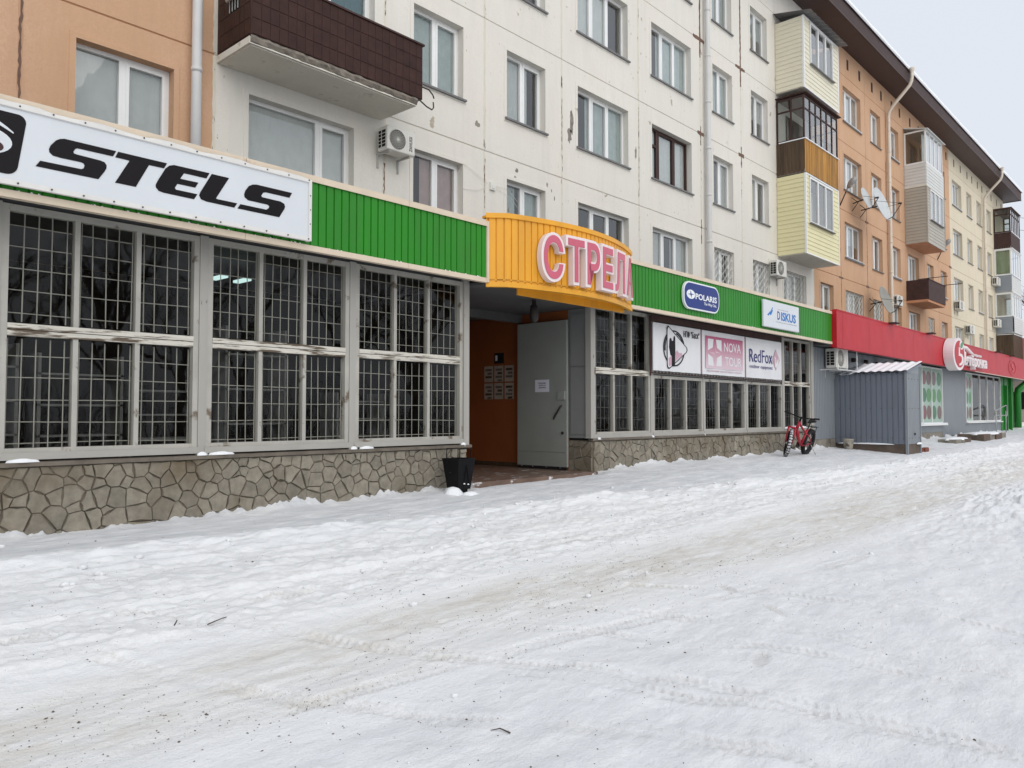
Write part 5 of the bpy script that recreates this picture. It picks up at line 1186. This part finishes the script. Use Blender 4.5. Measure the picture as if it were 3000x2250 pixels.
ac_unit(8.36, 5.62, W - .1, .62, .42, .28, 'white air conditioner with black lettering under the brown balcony', lettering='ZANUSSI')
ac_unit(24.35, 5.55, W - .06, .72, .52, .26, 'white air conditioner under the yellow siding balcony')
ac_unit(36.95, 5.9, W - .06, .75, .45, .26, 'air conditioner between the drainpipe and the lowest satellite dish')
ac_unit(48.0, 6.8, W - .06, .95, .5, .28, 'air conditioner under a cream-section window, left of the far pipe')
ac_unit(50.3, 5.65, W - .06, .95, .5, .28, 'lowest air conditioner on the cream section, over the red fascia')
ac_unit(57.6, 9.35, W - .06, .95, .5, .3, 'upper air conditioner beside the far corner balconies')
ac_unit(57.6, 6.65, W - .06, .95, .5, .3, 'lower air conditioner beside the far corner balconies')
ac_unit(20.35, 2.25, -.05, .85, .5, .28, 'air conditioner in a white cage under the red fascia corner', cage=True)
# floodlight under the red fascia
fl = thing('floodlight', 'grey floodlight tilted out under the red fascia above the shed', 'lamp', (24.3, -.1, 2.5))
MB().prism([(0, 0), (.3, .12), (.26, .3), (-.02, .2)], lambda a, b, t: (24.25 + t, -.12 - a, 2.32 + b), 0, .42).obj('lamp_housing', 'lamp_grey', fl); MB().tube([(24.45, 0, 2.6), (24.45, -.2, 2.5)], .02, 6).obj('arm', 'dark_metal', fl)
cm = thing('floodlight', 'small dark spotlights on the grey wall above the shed', 'lamp', (22.9, -.05, 2.5))
for x in (22.3, 23.3): MB().lathe([(.0, 0), (.07, 0), (.05, .1), (0, .12)], 10, fn=lambda a, b, c: (x + a, -.05 - c, 2.55 + b)).obj('lamp_head', 'dark_metal', cm)

# ------------------------------------------------------------------ satellite dishes and wall lamps
def dish(cx_, y, cz, r, label, mt, yw=W):
    n = Vector((-.06, -.95, .28)).normalized(); u = n.cross(Vector((0, 0, 1))).normalized(); v = u.cross(n)
    o = thing('satellite_dish', label, 'satellite dish', (cx_, yw, cz), 'satellite dishes on the orange wall'); C_ = Vector((cx_, y, cz))
    fn = lambda a, b, c: tuple(C_ + u * a * .92 + v * b + n * c)
    MB().lathe([(.001, -.16 * r), (r * .35, -.14 * r), (r * .7, -.08 * r), (r * .95, 0), (r, .02 * r), (r * 1.01, .0), (r * .95, -.03 * r), (r * .6, -.13 * r), (.001, -.2 * r)], 32, fn=fn).obj('reflector', mt, o, smooth=True)
    lnb = C_ + n * r * .95 - v * r * .45
    MB().tube([C_ - v * r * .98, C_ - v * r * .95 + n * r * .3, lnb], .015, 6).tube([C_ + u * r * .85, lnb], .008, 5).tube([C_ - u * r * .85, lnb], .008, 5).obj('feed_arm', 'dark_metal', o)
    MB().tube([lnb, lnb - n * .12 + v * .05], .035, 8).obj('receiver', 'dark_metal', o)
    MB().tube([C_ - n * r * .2, C_ - n * r * .35, (cx_ + .1, yw - .05, cz - .1)], .025, 6).tube([(cx_ + .1, yw - .25, cz - .1), (cx_ + .1, yw, cz + .15)], .015, 6).tube([(cx_ + .1, yw - .25, cz - .1), (cx_ + .1, yw, cz - .4)], .015, 6).obj('wall_mount', 'dark_metal', o)
dish(32.17, W - .6, 9.63, .45, 'upper left white satellite dish beside the wall lamp', 'dish')
dish(33.1, W - .9, 9.53, .72, 'big white satellite dish in front of the drainpipe', 'dish')
dish(34.08, W - .7, 5.76, .6, 'weathered grey satellite dish low over the red fascia', 'dish_dark')
def wall_lamp(bx_, bz_, label):
    o = thing('wall_lamp', label, 'street lamp', (bx_, W, bz_), 'street lamps bracketed to the facade')
    a = Vector((bx_, W, bz_)); e = Vector((bx_ - .85, W - .95, bz_ + .32)); h = Vector((bx_ - .95, W - 1.12, bz_ + .52)); t = Vector((bx_ - 1.0, W - 1.55, bz_ + .62))
    e = Vector((bx_, W - .24, bz_ + .5)); h = Vector((bx_, W - .3, bz_ + .63)); t = Vector((bx_ + .05, W - .6, bz_ + 1.0))
    MB().tube([a, (a + e) / 2, e], .025, 8).obj('arm', 'dark_metal', o, smooth=True)
    MB().tube([e, h], .04, 8).obj('neck', 'lamp_grey', o, smooth=True)
    d = (t - h); MB().tube([h + d * k for k in (0, .15, .4, .7, .92, 1.0)], [.045, .09, .13, .13, .09, .03], 12).obj('lamp_head', 'lamp_grey', o, smooth=True)
    dn = Vector((0, .03, -.07)); MB().tube([h + d * k + dn for k in (.25, .4, .6, .8, .92)], [.05, .1, .115, .1, .04], 12).obj('diffuser', 'lamp_glass', o, smooth=True)
wall_lamp(30.95, 9.2, 'street lamp on the orange wall beside the upper satellite dishes'); wall_lamp(44.93, 9.12, 'street lamp on the wall where orange meets cream')
# service wires: junction box on the white wall, thin cables in the sky
jb = MB().box(11.27, 11.42, W - .04, W, 5.6, 5.75).box(11.31, 11.38, W - .05, W - .04, 5.63, 5.70).obj('junction_box', 'ac_white', bld)
wm = MB()
for a in (((10.5, 5.95), (10.9, 5.82), (11.2, 5.7)), ((10.5, 5.45), (10.9, 5.5), (11.15, 5.62)), ((11.42, 5.66), (11.9, 5.55), (12.4, 5.1)), ((11.42, 5.7), (11.8, 5.72), (12.1, 5.5))): wm.tube([(x, W - .03, z) for x, z in a], .004, 4)
wm.obj('cable', 'ac_white', jb)
for k, (z, y) in enumerate(((23.5, 30), (22.2, 30))):
    o = MB().tube([(62 + 12 * i, y - 8 * i, z + 3.0 * ((i - 3) / 3) ** 2 - 2) for i in range(8)], .02, 4).obj('overhead_wire', 'dark_metal'); tag(o, 'thin overhead wire crossing the sky beyond the roof, ' + ('upper one' if k == 0 else 'lower one'), 'wire', 'overhead wires')

# ------------------------------------------------------------------ papers in the entrance
def onx(y0, y1, z0, z1, x, nm, m, lab):
    o = MB().box(x - .003, x, y0, y1, z0, z1).obj(nm, m); tag(o, lab, 'notice'); return o
nt_ = onx(.79, 1.10, 1.43, 1.64, 10.186, 'notice_sheet', 'paper', 'white printed notice taped to the grey-green door')
def text_x(txt, y0, y1, z0, z1, x, m, par):
    mb = text_mb(txt, 0, 1, z0, z1, 0, .0015); mb.v = [(x + v[1], y1 - v[0] * (y1 - y0), v[2]) for v in mb.v]; return mb.obj('lettering', m, par)
for k, s_ in enumerate(('В магазине', 'требуется', 'дворник!')): text_x(s_, .86, 1.02, 1.572 - k * .04, 1.597 - k * .04, 10.182, 'ink', nt_)
rows = (('black framed poster over the sheets in the entrance', 1.66 + .28, 2.16, 2.2, 2.42, 'black_hole'),)
p0 = onx(1.93, 2.17, 1.97, 2.16, 10.289, 'poster', 'black_hole', 'black poster above the paper sheets on the orange entrance wall'); MB().box(10.284, 10.2855, 2.09, 2.14, 2.02, 2.12).obj('white_mark', 'paper', p0)
LB = ['upper left', 'upper middle', 'upper right', 'lower left', 'lower middle', 'lower right']
for k in range(6):
    r, c = divmod(k, 3); y1 = 2.42 - c * .255; z0 = 1.64 - r * .315
    o = onx(y1 - .22, y1, z0, z0 + .29, 10.289, 'poster', 'old_paper', LB[k] + ' sheet of the six on the orange entrance wall'); o['group'] = 'paper sheets in the entrance'
    for q in range(3 + k % 2): MB().box(10.2845, 10.2858, y1 - .19, y1 - .03 - .05 * (q % 2), z0 + .24 - q * .065 - .04, z0 + .24 - q * .065).obj('print_block', ('ledge', 'ledge', 'dark_board')[(k + q) % 3], o)

# ------------------------------------------------------------------ black bin
bx0, by0 = 6.98, -.36; bz0 = gz(bx0, by0) - .01
bi = thing('litter_bin', 'black square tapered bin with tall handle by the shop entrance', 'bin', (bx0, by0, bz0)); h0, h1, hb = .105, .15, .385
def frustum(mb, a, b, z0, z1, inv=False):
    vs_ = [(bx0 + sx_ * a, by0 + sy_ * a, z0) for sx_, sy_ in ((-1, -1), (1, -1), (1, 1), (-1, 1))] + [(bx0 + sx_ * b, by0 + sy_ * b, z1) for sx_, sy_ in ((-1, -1), (1, -1), (1, 1), (-1, 1))]
    mb.add(vs_, [(i, (i + 1) % 4, 4 + (i + 1) % 4, 4 + i) for i in range(4)] + [(3, 2, 1, 0)]); return mb
mb = frustum(MB(), h0, h1, bz0 + .05, bz0 + .05 + hb); frustum(mb, h0 - .01, h1 - .012, bz0 + .07, bz0 + .05 + hb); mb.obj('body', 'black_plastic', bi)
mb = MB(); zt = bz0 + .05 + hb
for a, b_ in (((-1, -1), (1, -1)), ((1, -1), (1, 1)), ((1, 1), (-1, 1)), ((-1, 1), (-1, -1))): mb.tube([(bx0 + a[0] * h1, by0 + a[1] * h1, zt), (bx0 + b_[0] * h1, by0 + b_[1] * h1, zt)], .009, 6)
mb.obj('rim', 'black_plastic', bi)
for s_ in (-1, 1): MB().tube([(bx0 - .1, by0 + s_ * .12, zt), (bx0 - .1, by0 + s_ * .12, zt + .13), (bx0 + .1, by0 + s_ * .12, zt + .13), (bx0 + .1, by0 + s_ * .12, zt)], .008, 6).obj('handle', 'black_plastic', bi)
MB().box(bx0 - .08, bx0 + .08, by0 - .08, by0 + .08, bz0, bz0 + .05).obj('foot', 'black_plastic', bi)
for s_ in (-1, 1):
    MB().tube([(bx0 + .03 + s_ * .05, by0 - h0 - .006, bz0 + .09), (bx0 + .0, by0 - .148, bz0 + .36)], .006, 5).obj('rib', 'black_plastic', bi)
snow_dab(bx0 - .16, by0 - .06, bz0 - .03, .12, .13, .12, bi); snow_dab(bx0 + .02, by0 - .19, bz0 - .03, .12, .08, .06, bi)
for x, y, z in ((-.118, .02, .27), (-.02, -.122, .12), (.05, -.122, .11)): snow_dab(bx0 + x, by0 + y, bz0 + z, .012, .012, .012, bi)

# ------------------------------------------------------------------ red fat-tyre bicycle on its stand
P_f = Vector((16.8, -.46)); P_r = Vector((17.92, -.45)); hd = (P_f - P_r).normalized()
bz_ = gz(17.4, -.45)
bike = bpy.data.objects.new('bicycle', None); col.objects.link(bike); tag(bike, 'red fat-tyre bicycle on its stand in front of the last window bay', 'bicycle')
wb = (P_f - P_r).length; rad = .31
yaw = math.atan2(hd.y, hd.x)
bike.matrix_world = Matrix.Translation((P_r.x, P_r.y, bz_ - .01)) @ Matrix.Rotation(yaw, 4, 'Z') @ Matrix.Rotation(R(-16), 4, 'X')
# local: x forward, y left, z up, rear wheel contact at origin
def bpart(mb, nm, m, par=bike, smooth=True): return mb.obj(nm, m, par, smooth=smooth, local=True)
def wheel(cx_, rot, snow):
    Rm = Matrix.Translation((cx_, 0, rad)) @ Matrix.Rotation(rot, 4, 'Z')
    def fn(a, b, c): return tuple(Rm @ Vector((a, c, b)))
    tr = .05; prof = [(rad - tr * 1.1 + tr * math.cos(t) * 1.0 , tr * .95 * math.sin(t)) for t in [2 * math.pi * k / 12 for k in range(13)]]
    o = bpart(MB().lathe(prof, 36, fn=fn), 'wheel', 'tyre')
    lug = MB()
    for k in range(30):
        a = 2 * math.pi * k / 30
        for s_ in (-1, 1):
            c0 = Vector((math.cos(a) * (rad - .004), math.sin(a) * (rad - .004), s_ * .018)); t_ = Vector((-math.sin(a), math.cos(a), 0)); n_ = Vector((math.cos(a), math.sin(a), 0)); z_ = Vector((0, 0, 1))
            vs_ = [c0 + t_ * i * .012 + z_ * j * .015 + n_ * l * .006 for l in (-1, 1) for i, j in ((-1, -1), (1, -1), (1, 1), (-1, 1))]
            lug.add([fn(*v) for v in vs_], [(4, 5, 6, 7), (0, 1, 5, 4), (1, 2, 6, 5), (2, 3, 7, 6), (3, 0, 4, 7)])
    bpart(lug, 'tread', 'tyre', o, False)['kind'] = 'stuff'
    if snow: bpart(MB().lathe([(rad - .022, -.034), (rad - .002, -.026), (rad + .001, 0), (rad - .002, .026), (rad - .022, .034)], 36, fn=fn), 'packed_snow', 'tyre_snow', o)
    bpart(MB().lathe([(rad - .10, -.022), (rad - .085, -.026), (rad - .085, .026), (rad - .10, .022), (rad - .10, -.022)], 32, fn=fn), 'rim', 'black_plastic', o)
    sp = MB()
    for k in range(20):
        a = 2 * math.pi * k / 20; s_ = .03 if k % 2 else -.03; sp.tube([fn(.02 * math.cos(a + .6), .02 * math.sin(a + .6), s_), fn((rad - .095) * math.cos(a), (rad - .095) * math.sin(a), 0)], .002, 3)
    sp.tube([fn(0, 0, -.06), fn(0, 0, .06)], .022, 8); bpart(sp, 'spokes', 'steel', o, False); return o
wheel(0, 0, False); FR = R(26); fx = wb; wheel(fx, FR, True)
bb = Vector((.40, 0, .25)); hub = Vector((0, 0, rad)); fhub = Vector((fx, 0, rad)); st_ = Vector((.24, 0, .62)); ht_ = Vector((fx - .30, 0, .80)); hbm = Vector((fx - .23, 0, .64))
fr = MB(); fr.tube([bb, (bb + hbm) / 2 + Vector((0, 0, -.03)), hbm], [.034, .04, .036], 10).tube([bb, st_], [.03, .025], 10).tube([st_ + Vector((.02, 0, -.12)), ht_ + Vector((.02, 0, -.02))], [.022, .027], 10).tube([ht_, hbm], .034, 10)
for s_ in (-1, 1): fr.tube([hub + Vector((0, s_ * .07, 0)), bb + Vector((-.12, s_ * .06, 0)), bb + Vector((0, s_ * .03, 0))], .016, 8).tube([hub + Vector((0, s_ * .07, 0)), st_ + Vector((-.06, s_ * .055, -.16)), st_ + Vector((.015, 0, -.1))], .014, 8)
bpart(fr, 'frame', 'bike_red')
rotF = lambda v: (Matrix.Translation(fhub) @ Matrix.Rotation(FR, 4, 'Z') @ Matrix.Translation(-fhub)) @ v
fo = MB()
for s_ in (-1, 1): fo.tube([rotF(fhub + Vector((0, s_ * .07, 0))), rotF(fhub + Vector((-.09, s_ * .075, .25))), rotF(fhub + Vector((-.15, s_ * .07, .345)))], [.014, .022, .024], 8)
fo.tube([rotF(fhub + Vector((-.15, -.07, .345))), rotF(fhub + Vector((-.15, .07, .345)))], .024, 8).tube([rotF(fhub + Vector((-.15, 0, .345))), hbm], .028, 8); bpart(fo, 'fork', 'bike_red')
hb_ = MB(); top = ht_ + Vector((-.03, 0, .10)); cf, sf = math.cos(FR), math.sin(FR)
lat = Vector((-sf, cf, 0)); fo_ = Vector((cf, sf, 0)); hb_.tube([ht_, top], .02, 8).tube([top, top + fo_ * .08], .02, 8)
hbc = top + fo_ * .08; hb_.tube([hbc - lat * .36 - fo_ * .07 + Vector((0, 0, .05)), hbc - lat * .15 + Vector((0, 0, .02)), hbc, hbc + lat * .15 + Vector((0, 0, .02)), hbc + lat * .36 - fo_ * .07 + Vector((0, 0, .05))], .014, 8); ho = bpart(hb_, 'handlebar', 'black_plastic')
for s_ in (-1, 1):
    bpart(MB().tube([hbc + lat * s_ * .26 - fo_ * .035 + Vector((0, 0, .036)), hbc + lat * s_ * .37 - fo_ * .072 + Vector((0, 0, .052))], .02, 8), 'grip', 'tyre', ho); bpart(MB().tube([hbc + lat * s_ * .22 + Vector((0, 0, .03)), hbc + lat * s_ * .32 + fo_ * .05 + Vector((0, 0, .01))], .006, 5), 'brake_lever', 'dark_metal', ho)
bpart(MB().tube([hbc + lat * .2, hbc + lat * .1 + fo_ * .1 - Vector((0, 0, .1)), ht_ + Vector((.1, .06, -.1)), hbm + Vector((.06, .05, 0))], .005, 5).tube([hbc - lat * .2, hbc - lat * .05 + fo_ * .12 - Vector((0, 0, .12)), hbm + Vector((.06, -.05, .02))], .005, 5), 'brake_cable', 'dark_metal')
sad = MB(); sp0 = st_ + Vector((-.07, 0, .16)); vs_ = []
for k, (x, w_, z) in enumerate(((-.16, .02, .03), (-.14, .075, .045), (-.06, .085, .04), (.02, .045, .035), (.1, .025, .03), (.13, .01, .02))): vs_ += [sp0 + Vector((x, -w_, z - .02)), sp0 + Vector((x, -w_ * .6, z + .015)), sp0 + Vector((x, w_ * .6, z + .015)), sp0 + Vector((x, w_, z - .02)), sp0 + Vector((x, 0, z - .05))]
sad.add(vs_, [(5 * i + k, 5 * i + 5 + k, 5 * i + 5 + (k + 1) % 5, 5 * i + (k + 1) % 5) for i in range(5) for k in range(5)] + [(0, 1, 2, 3, 4), (25, 26, 27, 28, 29)]); sd2 = bpart(sad, 'saddle', 'black_plastic'); bpart(MB().tube([st_, sp0 + Vector((0, 0, .01))], .015, 8), 'seat_post', 'dark_metal', sd2)
rk = MB()
for s_ in (-1, 1): rk.tube([(.22, s_ * .05, .66), (-.22, s_ * .06, .68)], .007, 6).tube([(-.12, s_ * .06, .675), (-.02, s_ * .075, .33)], .006, 6)
for x in (-.2, -.05, .1): rk.tube([(x, -.06, .675), (x, .06, .675)], .006, 6)
bpart(rk, 'rear_rack', 'black_plastic')
cr = MB().lathe([(.02, -.01), (.09, -.01), (.09, .01), (.02, .01)], 20, fn=lambda a, b, c: (bb.x + a, -.06 + c, bb.z + b)); cr.tube([(bb.x, -.08, bb.z), (bb.x + .13, -.09, bb.z - .1)], .01, 6).tube([(bb.x, .08, bb.z), (bb.x - .13, .09, bb.z + .1)], .01, 6).box(bb.x + .09, bb.x + .17, -.18, -.09, bb.z - .115, bb.z - .09).box(bb.x - .17, bb.x - .09, .09, .18, bb.z + .09, bb.z + .115); bpart(cr, 'crank', 'dark_metal', bike, False)
bpart(MB().tube([(bb.x, -.055, bb.z + .09), (.0, -.055, rad + .04)], .005, 4).tube([(bb.x, -.055, bb.z - .09), (.0, -.055, rad - .04)], .005, 4), 'chain', 'dark_metal')
bpart(MB().tube([(.02, .08, .27), (-.06, .24, .05)], .009, 6).tube([(-.06, .24, .05), (-.075, .26, .045)], .014, 6), 'kickstand', 'steel')

# ------------------------------------------------------------------ beyond: slabs, rails, low house, trees
for k, (x0, x1, y0, y1, hz, lab) in enumerate(((28.2, 30.4, -1.25, -.7, .14, 'low concrete slab in the snow beyond the shed'), (31.6, 35.6, -1.35, -.5, .22, 'snow-covered concrete step by the grey wall, nearer the entrance'))):
    z = gz(x0, y1); o = thing('concrete_step', lab, 'step', (x0, y1, z)); n_ = 2 if k == 0 else 4
    for q in range(n_): MB().bbox(x0 + (x1 - x0) * q / n_ + .01, x0 + (x1 - x0) * (q + 1) / n_ - .01, y0 + .05 * (q % 2), y1, z - .2, z + hz - .05, .015).obj('slab', ('concrete', 'shed_base')[(q + k) % 2], o)
    snow_dab((x0 + x1) / 2, (y0 + y1) / 2, z + hz - .06, (x1 - x0) * .5, (y1 - y0) * .5, .07, o)
def railing(pts, h, label):
    o = thing('handrail', label, 'railing', (pts[0][0], pts[0][1], gz(*pts[0])), 'entrance handrails'); P = [Vector((x, y, gz(x, y))) for x, y in pts]
    for p in P: MB().tube([p - Vector((0, 0, .1)), p + Vector((0, 0, h))], .022, 8).obj('post', 'galv', o, smooth=True)
    a, b = P[0], P[-1]; u = Vector((0, 0, 1)); d = (b - a).normalized()
    MB().tube([a + u * (h * .8), a + u * (h * .8) - d * .25, a + u * (h + .02) - d * .2, a + u * (h + .02), b + u * (h + .25), b + u * (h + .25) + d * .25, b + u * (h * .8) + d * .3, b + u * (h * .75)], .022, 8).tube([a + u * (h * .8), b + u * (h * .8)], .022, 8).obj('rail', 'galv', o, smooth=True)
railing([(38.4, -.45), (40.4, -.45)], .95, 'galvanised handrail under the wide grocery window'); railing([(39.0, -1.5), (42.5, -1.5), (46, -1.5)], .95, 'galvanised handrail at the right edge of the photo')
lh = thing('low_house', 'low pale outbuilding seen past the green portal', 'building', (66, 2, .3))
MB().box(64, 80, 0, 6, .2, 3.6).obj('wall', 'far_wall', lh); MB().box(63.6, 80.4, -.5, 6.5, 3.6, 3.75).obj('roof', 'sill_metal', lh); MB().box(63.6, 80.4, -.5, 6.5, 3.75, 3.9).obj('roof_snow', 'snow_plain', lh); MB().box(66, 67.2, -.03, .0, .5, 2.6).obj('door', 'dark_board', lh); MB().box(63.97, 64, 2, 4.2, 1.4, 2.6).obj('window', 'black_hole', lh)
MB().box(62.2, 64, -1.2, 3, 3.7, 6.2).obj('upper_wall', 'pink_wall', lh)

def tree_mb(mb, base, h, seed, r0=.16, lv=4, n0=5):
    r_ = random.Random(seed)
    def grow(p, d, L, r, k):
        pts = [p]; n = 3; q = p.copy(); dd = d.copy()
        for i in range(n):
            dd = (dd + Vector((r_.uniform(-.16, .16), r_.uniform(-.16, .16), r_.uniform(-.02, .14)))).normalized(); q = q + dd * L / n; pts.append(q.copy())
        mb.tube(pts, [r, r * .85, r * .7, r * .5], 6 if k == 0 else (4 if k < 2 else 3), caps=False)
        if k < lv:
            for i in range(r_.randint(3, n0)):
                t = r_.uniform(.3, 1); j = min(int(t * n), n - 1); bp = pts[j].lerp(pts[j + 1], t * n - j)
                a = r_.uniform(0, 2 * math.pi); nd = (dd * .9 + Vector((math.cos(a), math.sin(a), r_.uniform(-.1, .5))) * .75).normalized()
                grow(bp, nd, L * r_.uniform(.5, .72), r * .48, k + 1)
    grow(Vector(base), Vector((0, 0, 1)), h * .42, r0, 0)
for k, (x, y, h, lab) in enumerate(((74, 1.0, 15, 'bare tree behind the far corner balconies, nearest the wall'), (82, -4.5, 13, 'bare tree at the right edge of the photo'))):
    t = thing('bare_tree', lab, 'tree', (x, y, gz(x, y)), 'bare trees beyond the building'); mb = MB(); tree_mb(mb, (x, y, gz(x, y) - .2), h, 30 + k, .22, 4, 5)
    nt0 = 4 * 6; tm = MB(); tm.v = mb.v[:nt0]; tm.f = mb.f[:18]; tm.mi = [0] * 18; tm.obj('trunk', 'bark', t)
    cm_ = MB(); cm_.v = mb.v; cm_.f = mb.f[18:]; cm_.mi = [0] * len(cm_.f); cm_.obj('crown', 'bark', t)
# the belt of bare trees and brush across the lane, which the shop windows mirror
mb = MB(); r_ = random.Random(77)
for k in range(26):
    x = -14 + k * 3.1 + r_.uniform(-1, 1); y = r_.uniform(-31, -20); tree_mb(mb, (x, y, -.7), r_.uniform(11, 19), 100 + k, r_.uniform(.14, .26), 4, 4)
for k in range(2600):
    x = r_.uniform(-18, 70); y = r_.uniform(-24, -19); h = r_.uniform(1.2, 3.8); a, b_ = r_.uniform(-.5, .5), r_.uniform(-.5, .5)
    mb.tube([(x, y, -.7), (x + a * .5, y + b_ * .5, -.7 + h * .6), (x + a * 1.3, y + b_, -.7 + h)], [.02, .014, .004], 3, caps=False)
o = mb.obj('tree_belt', 'bark'); o['kind'] = 'stuff'; o['label'] = 'belt of bare trees and brush across the lane, mirrored in the shop windows'

# ------------------------------------------------------------------ loose bits on the snow
def scatter_grit():
    r_ = np.random.RandomState(3); n = 5200
    x = np.where(r_.rand(n) < .7, r_.uniform(.8, 9, n), r_.uniform(6, 26, n)); y = np.where(r_.rand(n) < .55, r_.normal(-3.9, .5, n), r_.uniform(-7, -.3, n))
    keep = (vn(x * 1.6, y * 3.1, 5) * .6 + vn(x * .5, y * .9, 8) * .4 > .52); x, y = x[keep], y[keep]; z = ground(x, y); mb = MB()
    for a, b, c in zip(x, y, z):
        s_ = r_.uniform(.0018, .0045) * (1 + (r_.rand() < .04) * 1.2); q = r_.uniform(.5, 2.2); t = r_.uniform(0, 3.1); ca, sa = math.cos(t), math.sin(t)
        P = [(s_ * q, 0, 0), (0, s_, 0), (-s_ * q, 0, 0), (0, -s_, 0), (0, 0, s_ * .8)]
        mb.add([(a + u * ca - v * sa, b + u * sa + v * ca, c + .001 + w_) for u, v, w_ in P], [(0, 1, 4), (1, 2, 4), (2, 3, 4), (3, 0, 4)])
    o = mb.obj('grit', mat('dark_grit', (92, 80, 68), .9, .3, 30, 0)); o['kind'] = 'stuff'; o['label'] = 'dark grit and specks strewn on the snow'
scatter_grit()
def scatter_clods():
    r_ = np.random.RandomState(9); n = 420; x = r_.uniform(1.2, 26, n); yb = np.interp(x, YB_X, YB_Y); y = yb + r_.normal(-.35, .5, n); y = np.where(r_.rand(n) < .15, r_.uniform(-6.5, -1, n), y); z = ground(x, y); mb = MB()
    for a, b, c in zip(x, y, z):
        s_ = .008 + .022 * r_.rand() ** 3; k = 7; vs_ = []
        for el, sc_ in ((-.4, .8), (.25, 1), (.75, .6)):
            for j in range(k): t = 2 * math.pi * j / k; q = sc_ * r_.uniform(.75, 1.2); vs_.append((a + s_ * q * math.cos(t) * 1.2, b + s_ * q * math.sin(t), c + s_ * (.25 + el * .75)))
        vs_.append((a, b, c + s_)); mb.add(vs_, [(i * k + j, i * k + (j + 1) % k, (i + 1) * k + (j + 1) % k, (i + 1) * k + j) for i in (0, 1) for j in range(k)] + [(2 * k + j, 2 * k + (j + 1) % k, 3 * k) for j in range(k)])
    o = mb.obj('snow_clods', 'snow', smooth=True); o['kind'] = 'stuff'; o['label'] = 'small clods of loose snow along the ploughed ridge'
scatter_clods()
def twig(x, y, L, a, label):
    z = gz(x, y) + .006; o = MB().tube([(x, y, z), (x + L * .5 * math.cos(a), y + L * .5 * math.sin(a), z + .012), (x + L * math.cos(a + .15), y + L * math.sin(a + .15), z)], [.004, .003, .0015], 5).obj('twig', 'bark'); tag(o, label, 'twig', 'twigs on the snow')
twig(2.62, -5.25, .1, 1.9, 'short dark twig lying on the snow nearest the camera'); twig(2.25, -3.15, .22, .25, 'long thin twig on the churned snow'); twig(2.12, -3.0, .12, .9, 'short twig beside the long one on the churned snow')
